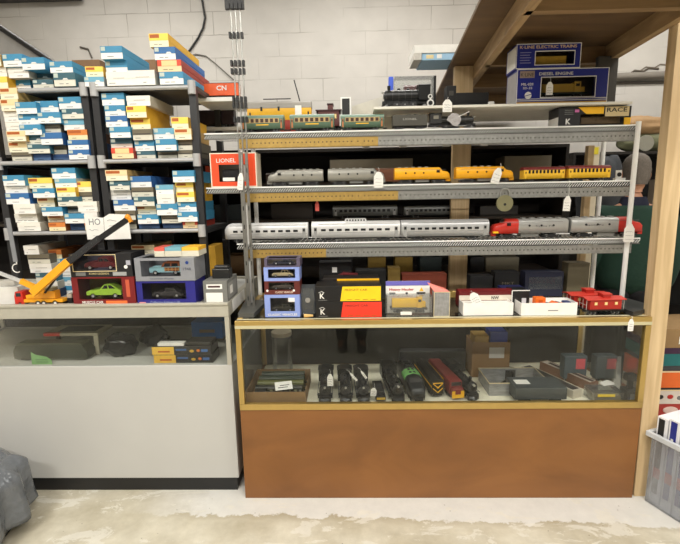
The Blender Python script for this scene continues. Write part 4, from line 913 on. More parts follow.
# orange window carton
Yo = RACKY-.012; x0, _ = U(211, 187, Yo); x1, _ = U(257, 187, Yo); h = U(235, 152.5, Yo)[1]-Z2
t, w, wn = window_box('orange_window_carton', 'orange window carton standing behind the slotted steel standard', x0, x1, Yo+.01, Z2, h, .12, mat((232, 78, 36), .45, name='carton_orange'), (.18, .83, .16, .66), back=mat((84, 76, 62), .6), side=mat((224, 214, 190), .6))
edge_trim(t, w, h, mat((236, 226, 206), .6), .005); txt(t, 'LIONEL', -w*.36, h*.72, w*.42, h*.12, -.0012, PAPER, bold=True)
B().box(-w*.24, w*.02, -.001, .0006, h*.18, h*.28, PAPER).build('card_strip', t)
boxcar('toy_crane_car', 'black model car inside the orange window carton', ((x0+x1)/2, Yo+.06, Z2+h*.17), w*.55, h*.36, BLACK)
price_tag(241, 173, 190, 2.30, 'white tag hanging on the slotted steel standard', .12, w=.028, strz=.09)
price_tag(378.5, 172, 188, RACKY-.014, 'ruled white tag hanging on the right dull silver engine', 0, w=.048)
price_tag(499.5, 168, 184, RACKY-.014, 'white tag tilted across the right yellow engine', .3, w=.042)
price_tag(568, 196, 211, RACKY-.014, 'white tag hanging on a long string below the small yellow coaches', .05, w=.036, strz=.08)
price_tag(630, 224, 242, RACKY-.045, 'white tag with red ink hanging on the right red nosed engine', 0, w=.052, strz=.03)
price_tag(631.5, 319, 331, CASEY-.008, 'white tag hanging over the gold frame by the red cabooses', 0, w=.026, strz=.012)
x, z = U(504.5, 202, RACKY-.016)
t = thing('padlock', 'round brass padlock hanging from the middle steel strip', 'padlock', (x, RACKY-.018, z))
B().cyl((0, -.006, -.006), (0, .006, -.006), .042, mat((150, 146, 112), .35, .5, 'dull_brass'), n=24).build('body', t)
B().tube([(-.022, 0, .025), (-.022, 0, .05), (-.012, 0, .066), (.012, 0, .066), (.022, 0, .05), (.022, 0, .025)], .004, STEEL, 6).build('shackle', t)
B().cyl((0, -.0065, -.012), (0, -.0061, -.012), .007, DRK, n=10).build('keyhole', t)
b = B(); x, z = U(452, 122, RACKY-.03); 
# plastic wrapped tag on the steam engine
x0, z0 = U(454, 127, RACKY-.004)
t = thing('plastic_bag_tag', 'crumpled clear bag with handwritten paper tied to the top steam engine', 'tag', (x0, RACKY-.006, Z1+.004))
vs = []; r = random.Random(5)
for k in range(10): a = 2*pi*k/10; rr = .030*r.uniform(.7, 1.15); vs.append((rr*cos(a)*1.15, .035+rr*sin(a)))
B().prism(vs, 1, -.003, .001, mat((168, 164, 164), .3, name='crumpled_paper', bump=.6, var=.2, scale=60)).build('paper', t)
B().tube([(.02, -.002, .05), (.05, -.002, .062), (.075, 0, .075)], .002, WHITE, 4).build('string', t)
# ------------------------------------------------------------------ things on the right showcase top
def toy_car(name, label, loc, L, m, style='coupe', rz=0, wood=None, group=None, H=None):
    t = thing(name, label, 'toy car', loc, rz, group); H = H or L*.3; W = L*.38
    if style == 'wagon': lower = [(-.5, .22), (-.5, .55), (-.46, .62), (-.14, .64), (.02, .64), (.47, .68), (.5, .6), (.5, .22)]; cab = [(-.14, .62), (-.05, .98), (.0, 1.0), (.42, .97), (.47, .64)]
    elif style == 'old': lower = [(-.5, .22), (-.48, .5), (-.4, .62), (-.1, .66), (.3, .66), (.47, .5), (.5, .22)]; cab = [(-.1, .64), (-.03, 1.0), (.22, 1.0), (.34, .64)]
    else: lower = [(-.5, .24), (-.5, .48), (-.42, .56), (-.12, .62), (.34, .62), (.48, .6), (.5, .45), (.5, .24)]; cab = [(-.14, .61), (.02, .97), (.2, 1.0), (.4, .62)]
    B().prism([(x*L, z*H) for x, z in lower], 1, -W/2, W/2, m).build('body', t, bev=L*.012)
    b = B(); b.prism([(x*L, z*H) for x, z in cab], 1, -W*.42, W*.42, wood or m); b.build('roof', t, bev=L*.008)
    (c0, c1, c2, c3) = cab[0], cab[1], cab[-2], cab[-1]
    for u0, u1 in ((.12, .46), (.54, .9)):
        def P(u, v): lx = c0[0]+(c3[0]-c0[0])*u; tx = c1[0]+(c2[0]-c1[0])*u; return ((lx+(tx-lx)*v)*L, (.63+.33*v)*H)
        B().prism([P(u0, .12), P(u0, .85), P(u1, .85), P(u1, .12)], 1, -W*.42-.0008, W*.42+.0008, mat((30, 34, 38), .2)).build('side_window', t)
    if wood:
        b = B(); b.box(-.02*L, .45*L, -W/2-.001, W/2+.001, .32*H, .60*H, wood)
        for xx in (0, .1, .22, .33, .44): b.box((xx-.008)*L, (xx+.008)*L, -W/2-.002, -W/2-.0011, .30*H, .62*H, mat((214, 170, 104), .5))
        b.box(-.02*L, .45*L, -W/2-.002, -W/2-.0011, .44*H, .47*H, mat((214, 170, 104), .5)); b.build('wood_panel', t)
    for xx in (-.32, .32):
        for s in (-1, 1):
            w = B(); w.cyl((xx*L, s*W*.5, L*.075), (xx*L, s*(W*.5-.018), L*.075), L*.075, mat((22, 22, 22), .6), n=18); w.cyl((xx*L, s*(W*.5+.001), L*.075), (xx*L, s*(W*.5-.001), L*.075), L*.042, mat((200, 200, 200), .3, .5), n=14); w.build('wheel', t)
    B().box(-.51*L, -.49*L, -W*.42, W*.42, .26*H, .36*H, STEEL).box(.49*L, .51*L, -W*.42, W*.42, .26*H, .36*H, STEEL).build('bumper', t)
    return t
LIL = mat((140, 160, 222), .45, name='lilac_blue_card'); MARN = mat((96, 36, 30), .5)
zc = CT+.001
# stack of four small boxed vintage cars
Yc = 2.15
xa, xb = U(265, 312, Yc)[0], U(300, 312, Yc)[0]
hs = [(U(282, a, Yc)[1]) for a in (316, 293.5, 280, 266, 257)]
LB = [('boxed_vintage_car', 'lilac window box with white CLASSIC VEHICLES letters, bottom of the small car stack', LIL, (.16, .86, .26, .86), (60, 58, 50)),
      ('boxed_vintage_car', 'maroon window box, second from bottom in the small boxed car stack', MARN, (.12, .84, .35, .92), (110, 100, 90)),
      ('boxed_vintage_car', 'lilac window box with a cream car inside, second from top of the stack', LIL, (.12, .88, .22, .86), (236, 218, 170)),
      ('boxed_vintage_car', 'dark flat box lying on top of the small boxed car stack', mat((92, 84, 104), .4), (.08, .9, .15, .9), (56, 56, 66))]
z = zc
for k, (nm, lb, m, wn, cc) in enumerate(LB):
    h = max(.03, hs[k+1]-hs[k])-.001; off = (0, .003, .003, .008)[k]
    t, w, q = window_box(nm, lb, xa+off, xb+off, Yc, z, h, .10, m, wn, back=mat((120, 112, 96), .6))
    if k == 0: txt(t, 'CLASSIC VEHICLES', -w*.42, h*.06, w*.84, h*.10, -.001, PAPER, bold=True); B().box(w*.18, w*.36, -.002, -.0003, h*.68, h*.86, PAPER).build('white_sticker', t)
    if k == 1: txt(t, 'CLASSIC VEHICLES', -w*.2, h*.10, w*.5, h*.16, -.001, mat((230, 200, 180), .5)); B().cyl((-w*.42, -.001, h*.3), (-w*.42, 0, h*.3), .006, PAPER, n=10).cyl((w*.33, -.001, h*.3), (w*.33, 0, h*.3), .006, PAPER, n=10).build('round_dot', t)
    toy_car('toy_car', ['dark green', 'grey brown', 'cream', 'dark grey'][k]+' vintage toy car inside the %s small window box' % ['bottom', 'maroon', 'upper lilac', 'topmost dark'][k], ((xa+xb)/2+off, Yc+.05, z+.003+(q[2] if k < 3 else .004)*.6), w*.62, mat(cc, .4), 'old', H=min(h*.55, w*.22))
    z += h+.001
# clear blister beside the stack
x0, x1 = U(302, 315, 2.18)[0], U(312, 315, 2.18)[0]
t = thing('clear_blister_pack', 'clear plastic blister pack with small tan part right of the boxed car stack', 'pack', ((x0+x1)/2+.005, 2.19, zc))
w = .07; B().box(-w/2, w/2, 0, .03, 0, .13, CLEAR).build('blister', t, bev=.004); B().box(-w/2-.004, w/2+.004, .031, .033, 0, .15, mat((70, 74, 78), .4)).build('backing_card', t)
B().cyl((0, -.001, .075), (0, -.0005, .075), .013, mat((170, 166, 156), .5), n=12).build('round_label', t)
x, _ = U(308, 314, 2.13); b = B(); b.loft([[Vector((x-.02+.045*u, 2.13+.010*s_*(1-u*.5)*cos(a), zc+.011+.010*(1-u*.5)*sin(a))) for a in [2*pi*q/8 for q in range(8)]] for u, s_ in ((0, .6), (.3, 1), (1, .8))], mat((222, 180, 110), .4)); tag(b.build('tan_figure'), 'small tan toy part lying on the case top', 'toy part')
# freight car cartons
Yc = 2.13; x0, x1 = U(316, 315, Yc)[0], U(382, 315, Yc)[0]; z0 = zc; hA = U(350, 301.5, Yc)[1]-z0; hB = U(350, 286, Yc)[1]-z0-hA
for k, (h, m, lb) in enumerate(((hA, mat((232, 60, 40), .45), 'black and red carton reading FREIGHT CAR, under the yellow one'), (hB, mat((250, 206, 30), .45), 'black and yellow carton reading FREIGHT CAR on the red one'))):
    t, w = panel_box('freight_car_carton', lb, x0+(0 if k == 0 else -.001), x1-(0 if k == 0 else .004), Yc, z0, h-.001, .13, mat((24, 23, 24), .4))
    B().prism([(-w*.12, .002), (-w*.085, h-.003), (w*.495, h-.003), (w*.495, .002)], 1, -.001, -.0001, m).build('colour_panel', t)
    txt(t, 'FREIGHT CAR', -w*.05, h*.68, w*.34, h*.13, -.0016, mat((120, 40, 20), .6)); txt(t, 'K', -w*.43, h*.2, w*.07, h*.34, -.0012, PAPER, bold=True)
    B().tube([(-w*.45, -.0008, h*.58), (-w*.40, -.0008, h*.66), (-w*.36, -.0008, h*.56)], .0012, PAPER, 4).build('emblem', t); B().box(-w*.46, -w*.32, -.001, -.0002, h*.08, h*.11, GREY).build('small_line', t)
    b = B()
    for q in range(4): b.box(-w*.02+q*w*.12, w*.06+q*w*.12, -.0016, -.001, h*.1, h*.13, mat((150, 90, 20), .6))
    b.build('lettering_line', t); z0 += h+.0005
t, w = panel_box('yellow_edged_carton', 'black carton with a yellow edge behind the two freight car cartons', x0+.03, x1-.004, Yc+.135, zc, hA+hB+.012, .10, mat((40, 36, 34), .4))
B().box(-w*.25, w*.495, -.001, -.0001, (hA+hB), hA+hB+.010, YEL).build('yellow_edge', t)
x, _ = U(347, 280, 2.36); b = B(); hx = U(347, 275, 2.40)[1]-zc
b.prism([(x-.16, zc), (x-.16, zc+hx*.6), (x-.02, zc+hx*1.05), (x+.06, zc+hx), (x+.06, zc)], 1, 2.39, 2.46, mat((96, 16, 24), .5)); tag(b.build('dark_red_wedge_box'), 'dark red slanted box behind the black freight car cartons', 'box')
# clear clamshell with yellow locomotive
Yc = 2.13; x0, x1 = U(387, 315, Yc)[0], U(432, 315, Yc)[0]; h = U(410, 284, Yc)[1]-zc
t = thing('clamshell_pack', 'clear clamshell pack with a yellow engine and white and purple card', 'pack', ((x0+x1)/2, Yc, zc)); w = x1-x0
B().box(-w/2, w/2, .075, .077, 0, h, PAPER).build('backing_card', t)
B().box(-w/2, w/2, .0735, .0748, h*.86, h, mat((110, 104, 190), .5)).build('purple_band', t)
b = B(); b.box(-w/2, w/2, 0, .0015, 0, h*.62, CLEAR).box(-w/2, -w/2+.0015, .0015, .073, 0, h*.62, CLEAR).box(w/2-.0015, w/2, .0015, .073, 0, h*.62, CLEAR).box(-w/2+.0015, w/2-.0015, .0015, .073, h*.62-.0015, h*.62, CLEAR); b.build('blister', t)
txt(t, 'Heavy Hauler', -w*.42, h*.68, w*.56, h*.10, .0732, mat((190, 40, 30), .5), bold=True)
B().prism([(w*.26, h*.68), (w*.31, h*.80), (w*.36, h*.68)], 1, .0731, .0735, YEL).box(-w*.42, -w*.28, .0731, .0735, h*.60, h*.65, GREY).box(-w*.05, w*.0, .0731, .0735, h*.60, h*.65, DRK).box(w*.2, w*.4, .0731, .0735, h*.60, h*.65, DRK).build('card_print', t)
toy_diesel_road('toy_diesel', 'yellow toy engine inside the clear clamshell pack', ((x0+x1)/2, Yc+.04, zc+.012), w*.82, h*.50, mat((246, 196, 50), .4), mat((70, 70, 66), .5))
B().box(-w*.2, w*.05, -.0012, -.0002, h*.06, h*.16, PAPER).build('price_sticker', t)
# small plastic box with pink card
Yc = 2.13; x0, x1 = U(434, 315, Yc)[0], U(449, 315, Yc)[0]; h = U(442, 292, Yc)[1]-zc; w = x1-x0
t = thing('clear_plastic_box', 'small clear plastic box with pink top card beside the clamshell pack', 'box', ((x0+x1)/2, Yc, zc))
TRB = film('smoky_plastic', (214, 206, 190), 1.2, .04, white=.3)
b = B(); b.box(-w/2, w/2, 0, .0015, 0, h, TRB).box(-w/2, -w/2+.0015, .0015, .06, 0, h, TRB).box(w/2-.0015, w/2, .0015, .06, 0, h, TRB).box(-w/2, w/2, .06, .0615, 0, h, TRB); b.build('box', t)
q = .0025; IV = mat((214, 200, 164), .5)
b = B(); b.box(-w/2-q, -w/2, -q, 0, 0, h, IV).box(w/2, w/2+q, -q, 0, 0, h, IV).box(-w/2, w/2, -q, 0, 0, q, IV).box(-w/2, w/2, -q, 0, h-q, h, IV); b.build('ivory_edge', t)
b = B(); b.add([Vector(v) for v in ((-w/2, 0, h+.002), (w/2, 0, h+.002), (w*.3, .06, h+.008), (-w*.75, .04, h+.030), (-w*.95, .02, h+.045))], [(0, 1, 2, 3, 4)], mat((230, 128, 116), .5)); b.add([Vector(v) for v in ((-w/2, 0, h+.001), (w/2, 0, h+.001), (w*.3, .06, h+.007), (-w*.75, .04, h+.029), (-w*.95, .02, h+.044))], [(0, 1, 2, 3, 4)], mat((230, 128, 116), .5)); b.build('pink_card', t)
B().cb(.006, .03, .012, w*.4, .02, h*.5, mat((170, 60, 56), .5)).build('red_part', t)
# white box with red boxcar resting across it
Yc = 2.14; x0, x1 = U(463, 315, Yc)[0], U(513, 315, Yc)[0]; h = U(490, 303, Yc)[1]-zc
def open_tray(name, label, x0, x1, Y, d, h, m, th=.002, rz=0, cat='box', z=None):
    t = thing(name, label, cat, ((x0+x1)/2, Y, zc if z is None else z), rz); w = x1-x0; b = B()
    b.box(-w/2, w/2, 0, th, 0, h, m).box(-w/2, w/2, d-th, d, 0, h, m).box(-w/2, -w/2+th, th, d-th, 0, h, m).box(w/2-th, w/2, th, d-th, 0, h, m).box(-w/2+th, w/2-th, th, d-th, 0, th, m)
    b.build('tray', t); return t, w
t, w = open_tray('white_box', 'white cardboard box with a tilted tag standing in front of the NW boxcar', x0, x1, Yc, .09, h, mat((240, 238, 234), .6))
B().box(-w/2+.002, w/2-.002, .002, .088, h*.8, h*.84, PAPER).build('insert', t)
price_tag(472, 293, 306, Yc+.02, 'white tag tilted left standing in the white box', -.5, w=.045, strz=.01)
Yn = 2.255; x, L_, H_ = place(458, 510, 288, 306, Yn, zc); 
t = boxcar('boxcar', 'maroon boxcar with a white NW stripe behind the white boxes', (x, Yn+.01, zc), L_*1.02, U(485, 289, Yn)[1]-zc, mat((104, 22, 24), .45), door=False)
Hn = U(485, 289, Yn)[1]-zc; B().box(-L_*.51, L_*.51, -Hn*.35-.0025, -Hn*.35-.0004, Hn*.52, Hn*.76, mat((216, 208, 192), .5)).build('white_stripe', t); txt(t, 'NW', L_*.1, Hn*.56, L_*.14, Hn*.15, -Hn*.35-.0032, DRK, bold=True)
Yc = 2.22; x0, x1 = U(512, 305, Yc)[0], U(527, 305, Yc)[0]; h = U(518, 291, Yc)[1]-zc
t, w = panel_box('black_carton', 'black carton with a small white square between the two white boxes', x0, x1+.01, Yc, zc, h, .1, BLACK); B().cb(w*.18, -.0006, h*.35, .022, .001, .03, mat((190, 190, 196), .5)).build('white_square', t)
B().box(-w/2-.004, -w/2-.0003, -.002, .003, 0, h*1.02, WHITE).box(-w/2, w/2, -.002, .003, h+.0003, h+.004, WHITE).build('white_edge', t)
x, _ = U(515, 290, 2.34); t, w = panel_box('navy_carton', 'navy blue carton behind the NW boxcar end', x-.06, x+.06, 2.36, zc, U(515, 288, 2.36)[1]-zc, .08, mat((30, 34, 80), .5))
# second white box with orange parts
Yc = 2.13; x0, x1 = U(521, 314, Yc)[0], U(577, 312, Yc)[0]; h = U(550, 303, Yc)[1]-zc
t, w = open_tray('white_box', 'white cardboard box holding orange toy parts left of the red cabooses', x0, x1, Yc, .11, h, mat((240, 238, 234), .6)); txt(t, 'O GAUGE', -w*.02, h*.35, w*.2, h*.13, -.001, GREY) if False else B().box(-w*.02, w*.16, -.001, -.0002, h*.36, h*.42, GREY).build('small_print', t)
b = B(); b.box(-w*.46, w*.46, .006, .104, .0025, h*.6, PAPER); b.build('packing_paper', t)
Ym = 2.18; x, _ = U(539, 300, Ym); ORG = mat((236, 110, 30), .45)
t = thing('orange_cab', 'small orange engine cab sitting in the white box', 'toy part', (x, Ym, zc+h*.62)); B().box(-.025, .025, -.02, .02, 0, .042, ORG).build('cab', t, bev=.002); B().cb(0, -.0206, .018, .02, .001, .014, mat((200, 84, 20), .5)).build('window', t)
x, _ = U(553, 303, Ym); t = thing('orange_chassis', 'orange toy chassis piece lying in the white box by the orange cab', 'toy part', (x, Ym, zc+h*.62), .3); B().box(-.05, .045, -.012, .012, 0, .012, ORG).prism([(-.02, .012), (.0, .022), (.03, .012)], 1, -.01, .01, ORG).build('frame', t, bev=.001)
for k in (-1, 1): B().cyl((k*.028, -.016, .008), (k*.028, .016, .008), .008, WHEEL, n=10).build('wheel', t)
x, _ = U(567, 303, Ym); b = B(); b.box(x-.02, x+.012, Ym-.02, Ym+.02, zc+h*.62, zc+h*.62+.02, mat((40, 60, 110), .5)); tag(b.build('blue_part', bev=.003), 'small blue toy part at the right end of the white box', 'toy part')
# red cabooses
Yc = 2.16; x, L_, H_ = place(579, 622, 291, 314, Yc, zc)
Hc = U(600, 291.5, Yc)[1]-zc
caboose('caboose', 'bright red caboose with tan windows, the front one of two on the case', (x, Yc+.0, zc), L_*.92, Hc*1.0, rz=.06)
Yd = 2.245; x, L_, H_ = place(565, 607, 288, 310, Yd, zc)
caboose('caboose', 'bright red caboose behind the front one and further left', (x-.01, Yd, zc), L_*.92, (U(585, 287, Yd)[1]-zc)*1.0, rz=.06)
# flat black trays lying at both ends of the case top
def tray_flat(label, pts, m=mat((50, 50, 50), .4)):
    b = B(); b.prism(pts, 2, zc+.0, zc+.022, m); o = b.build('flat_black_tray', bev=.003); return tag(o, label, 'tray')
p = [G(590, 300, zc+.02), G(612, 300, zc+.02), G(658, 312, zc+.02), G(640, 316, zc+.02)]
tray_flat('flat dark grey tray lying at the right end of the showcase top', [(x_, y_) for x_, y_ in (G(598, 303, zc), G(620, 300, zc), G(657, 311, zc), G(633, 316.5, zc))])
tray_flat('flat dark grey tray lying at the left end of the showcase top', [(x_, y_) for x_, y_ in (G(238, 318, zc), G(254, 317.5, zc), G(268, 304, zc), G(246, 303, zc))], mat((84, 84, 80), .4))
# rear row on the case top behind these (dark)
yy = 2.52
for i, (p0, p1, pt, cc, lb, wd) in enumerate(((320, 352, 262, (30, 30, 30), 'black carton with white square and pale oval at the back of the case top', 1), (356, 386, 270, (26, 26, 26), 'long black carton at the back of the case top behind the clamshell', 0), (388, 400, 268, (120, 96, 40), 'dull mustard carton at the back of the case top', 0), (402, 446, 274, (120, 50, 30), 'rust coloured carton at the back of the case top', 0), (470, 492, 276, (24, 24, 26), 'black toy crane cab behind the NW boxcar', 0), (494, 518, 272, (22, 22, 24), 'black carton with MKT letters behind the NW boxcar', 2), (524, 562, 272, (30, 34, 56), 'dark navy plastic wrapped train behind the orange parts', 3), (566, 587, 263, (96, 88, 68), 'brown cardboard carton standing behind the red cabooses', 4))):
    xa_, _ = U(p0, 300, yy); xb_, _ = U(p1, 300, yy); h = U((p0+p1)/2, pt, yy)[1]-zc
    t, w = panel_box('carton', lb, xa_, xb_, yy, zc, h, .08, mat(cc, .5))
    if wd == 1: B().box(-w*.1, w*.05, -.001, -.0001, h*.72, h*.86, PAPER).build('white_square', t)
    if wd == 2: txt(t, 'MKT', -w*.2, h*.5, w*.5, h*.1, -.001, mat((120, 112, 96), .6))
    if wd == 3: B().box(-w*.4, w*.45, -.004, -.0003, h*.3, h*.8, CLEAR).build('plastic_wrap', t)
# ------------------------------------------------------------------ left cabinet top
zl = LTOP+.001
Y = 2.155
def lx(px, Y=Y): return U(px, 300, Y)[0]
def lh(px, py, Y=Y, z=zl): return U(px, py, Y)[1]-z
# red frame carton with green car
x0, x1 = lx(73.5), lx(136); h = lh(104, 277)
DR = mat((120, 24, 26), .45, name='carton_dark_red')
t, w, q = window_box('boxed_green_car', 'dark red window carton holding a lime green coupe', x0, x1, Y, zl, h, .15, DR, (.10, .80, .22, .95), back=mat((150, 136, 60), .6), rz=.0)
txt(t, 'MUSCLE CAR', -w*.36, h*.07, w*.34, h*.10, -.001, PAPER, bold=True); B().box(w*.02, w*.36, -.001, -.0001, h*.07, h*.17, mat((246, 120, 60), .5)).build('orange_print', t); B().box(w*.36, w*.42, -.001, -.0001, h*.3, h*.9, mat((200, 90, 60), .5)).build('side_print', t)
for s_ in range(5): pass
toy_car('toy_car', 'lime green coupe toy car inside the dark red window carton', ((x0+x1)/2-w*.04, Y+.055, zl+h*.22), w*.56, mat((164, 208, 66), .35, name='lime_green'), 'coupe', H=h*.50)
# black carton with maroon old car, on top
h2 = lh(105, 254)-h; z2 = zl+h+.0015
t, w, q = window_box('boxed_maroon_car', 'black window carton with cream border holding a maroon vintage car', x0+.003, x1-.003, Y+.0, z2, h2, .15, mat((28, 27, 30), .45), (.05, .74, .26, .94), frame=mat((226, 206, 160), .5), back=mat((80, 78, 96), .5))
txt(t, 'ROAD LEGENDS', -w*.2, h2*.10, w*.32, h2*.08, -.001, mat((226, 206, 150), .5)); B().box(-w*.42, -w*.26, -.001, -.0001, h2*.05, h2*.2, GREY).build('left_print', t); B().box(w*.18, w*.4, -.001, -.0001, h2*.04, h2*.2, mat((160, 160, 160), .5)).build('right_print', t); B().box(w*.41, w*.48, -.001, -.0001, h2*.5, h2*.7, mat((170, 170, 180), .5)).build('corner_sticker', t)
B().cyl((w*.40, -.0015, h2*.42), (w*.40, -.0001, h2*.42), h2*.08, PAPER, n=14).build('round_badge', t)
toy_car('toy_car', 'maroon vintage toy car inside the black window carton', ((x0+x1)/2-w*.06, Y+.055, z2+h2*.26), w*.52, mat((104, 26, 34), .35), 'old', H=h2*.55)
# blue carton bottom
x0, x1 = lx(137.5), lx(196); h = lh(165, 281)
t, w, q = window_box('boxed_old_car', 'royal blue window carton with dark open car inside', x0, x1, Y, zl, h, .16, mat((40, 38, 128), .4, name='carton_royal_blue'), (.10, .84, .24, .92), back=mat((100, 92, 86), .5))
txt(t, 'Collector Edition 1:18', -w*.28, h*.06, w*.5, h*.11, -.001, mat((170, 180, 220), .5)); B().prism([(w/2+.0002, 0), ], 0, 0, 0, PAPER) if False else B().box(-w*.47, -w*.36, -.001, -.0001, h*.06, h*.13, mat((226, 150, 150), .5)).build('print_block', t)
toy_car('toy_car', 'dark open topped toy car inside the royal blue carton', ((x0+x1)/2-w*.03, Y+.058, zl+h*.24), w*.52, mat((60, 58, 60), .4), 'old', H=h*.40)
# grey carton with woody wagon
h2 = lh(165, 258)-h; z2 = zl+h+.0015
t, w, q = window_box('boxed_wagon', 'silver grey window carton holding a pale blue wood sided wagon', x0+.004, x1+.006, Y-.004, z2, h2, .16, mat((150, 152, 158), .35, .2, 'silver_card'), (.10, .76, .20, .88), back=mat((140, 140, 146), .5))
txt(t, 'Chevrolet Woody', -w*.26, h2*.04, w*.40, h2*.10, -.001, mat((70, 74, 90), .5)); txt(t, '1948', w*.31, h2*.45, w*.13, h2*.12, -.001, mat((70, 74, 90), .5)); B().cyl((w*.38, -.0012, h2*.78), (w*.38, -.0001, h2*.78), h2*.07, mat((30, 60, 130), .4), n=14).build('blue_oval', t)
toy_car('toy_car', 'pale blue and wood sided wagon toy inside the silver grey carton', ((x0+x1)/2-w*.02, Y+.058, z2+h2*.20), w*.54, mat((150, 196, 206), .35), 'wagon', wood=mat((132, 70, 34), .5), H=h2*.56)
# flat boxes on top of it
zz = z2+h2+.001
for (a, c_, cc, lb) in ((156, 166, (226, 100, 84), 'small red and grey kit box lying on the silver grey carton'), (166.5, 183, (120, 176, 190), 'teal and cream kit box lying on the silver grey carton'), (183.5, 200, (248, 190, 60), 'orange and yellow kit box lying on the silver grey carton')):
    tt = thing('flat_kit_box', lb, 'box', ((lx(a)+lx(c_))/2, Y+.03, zz)); ww = lx(c_)-lx(a); B().box(-ww/2, ww/2, 0, .12, 0, .028, mat((226, 220, 200), .6)).build('tray', tt); B().box(-ww/2, ww/2, 0, .12, .0285, .046, mat(cc, .5)).build('lid', tt)
# grey boxed loco with black switcher on top
x0, x1 = lx(204), lx(233); h = lh(218, 281)
x1 = min(x1, LX1-.004)
t, w = panel_box('grey_carton', 'grey carton with a white label at the right end of the cabinet top', x0, x1, Y-.0, zl, h, .2, mat((120, 120, 116), .5)); B().box(-w*.40, w*.30, -.001, -.0001, h*.1, h*.5, PAPER).build('white_label', t)
b = B(); b.box(-w*.36, w*.3, -.001, -.0001, h*.66, h*.86, PAPER); b.box(-w*.30, w*.22, -.0014, -.001, h*.72, h*.80, mat((70, 40, 40), .5)); b.build('name_plate', t)
B().box(w/2+.0001, w/2+.001, .02, .18, h*.2, h*.85, mat((150, 150, 146), .5)).box(w/2+.001, w/2+.0015, .05, .1, h*.35, h*.7, PAPER).build('end_label', t)
b = B(); b.box(x0+.03, x1+.0, Y+.06, Y+.12, zl+h+.001, zl+h+.05, mat((34, 34, 34), .35)); b.box(x0+.04, x1-.01, Y+.07, Y+.11, zl+h+.05, zl+h+.065, mat((48, 48, 48), .35)); tag(b.build('black_engine_shell', bev=.004), 'black engine shell lying on the grey carton', 'toy part')
x_, _ = U(211, 270, 2.45); tag(B().box(x_-.02, x_+.03, 2.45, 2.6, zl, U(211, 246, 2.45)[1], mat((196, 150, 50), .5)).build('mustard_carton', bev=.001), 'narrow upright mustard and red carton behind the black rack post', 'box')
# white cartons at the left end
Yw = 2.2; x0, x1 = U(-12, 300, Yw)[0], U(18, 300, Yw)[0]; h = U(5, 283, Yw)[1]-zl
t, w = panel_box('white_carton', 'plain white carton lying at the left end of the cabinet top', x0, x1, Yw, zl, h*.8, .12, mat((226, 224, 218), .6), rz=.12)
tag(B().box(x0+.05, x1-.03, Yw+.03, Yw+.09, zl+h*.8+.001, zl+h*1.05, mat((196, 192, 184), .6)).build('small_white_carton', bev=.002), 'small white carton on the plain white carton', 'box')
# crane truck -----------------------------------------------------------
CY = mat((244, 170, 30), .42, name='crane_yellow'); x0, x1 = lx(19, 2.19), lx(66, 2.19); Lc = x1-x0
t = thing('crane_truck', 'yellow and red toy mobile crane with raised black boom', 'toy crane', ((x0+x1)/2, 2.19, zl)); W = .055
B().box(-Lc/2, Lc/2, -W/2, W/2, .018, .034, CY).build('chassis', t, bev=.002)
b = B(); b.prism([(-Lc*.5, .012), (-Lc*.5, .05), (-Lc*.47, .075), (-Lc*.33, .075), (-Lc*.31, .012)], 1, -W/2-.001, W/2+.001, mat((200, 44, 30), .4)); b.build('cab', t, bev=.003)
B().box(-Lc*.46, -Lc*.36, -W/2-.002, W/2+.002, .05, .068, mat((40, 44, 50), .2)).build('cab_window', t)
B().box(-Lc*.1, Lc*.34, -W*.42, W*.42, .036, .075, mat((236, 160, 40), .45)).box(Lc*.1, Lc*.3, -W*.44, W*.44, .075, .092, mat((150, 140, 110), .4)).box(-Lc*.28, -Lc*.1, -W*.4, W*.4, .036, .055, CY).build('superstructure', t, bev=.002)
for xx in (-.40, -.02, .1, .34):
    for s_ in (-1, 1):
        wb = B(); wb.cyl((Lc*xx, s_*W*.5, .014), (Lc*xx, s_*(W*.5-.012), .014), .014, mat((26, 26, 26), .6), n=14); wb.cyl((Lc*xx, s_*(W*.5+.001), .014), (Lc*xx, s_*(W*.5-.001), .014), .007, WHITE, n=10); wb.build('wheel', t)
def rel(px, py, Y): x, z = U(px, py, Y); return Vector((x-(x0+x1)/2, Y-2.19, z-zl))
def beam(b, A, C, hh, dd, m):
    d = (C-A).normalized(); n_ = Vector((-d.z, 0, d.x)); s_ = Vector((0, 1, 0))
    vs = [P+n_*i*hh/2+s_*j*dd/2 for P in (A, C) for i in (-1, 1) for j in (-1, 1)]
    b.add(vs, [(0, 1, 3, 2), (4, 6, 7, 5), (0, 4, 5, 1), (2, 3, 7, 6), (0, 2, 6, 4), (1, 5, 7, 3)], m)
b = B(); beam(b, rel(33, 293, 2.115), rel(69, 261, 2.115), .036, .03, CY); b.build('main_boom', t, bev=.002)
b = B(); beam(b, rel(66, 264, 2.115), rel(100, 238, 2.115), .030, .022, BLK2); beam(b, rel(96, 241, 2.115), rel(128, 219, 2.115), .024, .018, BLACK)
for k in range(6): P_ = rel(72+k*5, 259-k*3.8, 2.115-.012); b.ball(P_, .004, DGREY, n=6)
b.build('telescopic_boom', t)
b = B(); b.ball(rel(127.5, 217, 2.115), .014, mat((232, 150, 30), .4), n=8); beam(b, rel(128, 216, 2.115), rel(131, 222, 2.115), .014, .016, mat((232, 150, 30), .4)); b.build('boom_tip', t)
b = B(); beam(b, rel(45, 292, 2.17), rel(21, 281, 2.17), .024, .02, CY); b.build('folding_jib', t)
b = B(); beam(b, rel(21, 281, 2.17), rel(-6, 271, 2.17), .015, .013, mat((196, 196, 194), .4)); b.build('jib_extension', t)
b = B(); beam(b, rel(45, 293, 2.16), rel(62, 270, 2.16), .008, .008, BLACK); b.build('lifting_ram', t)
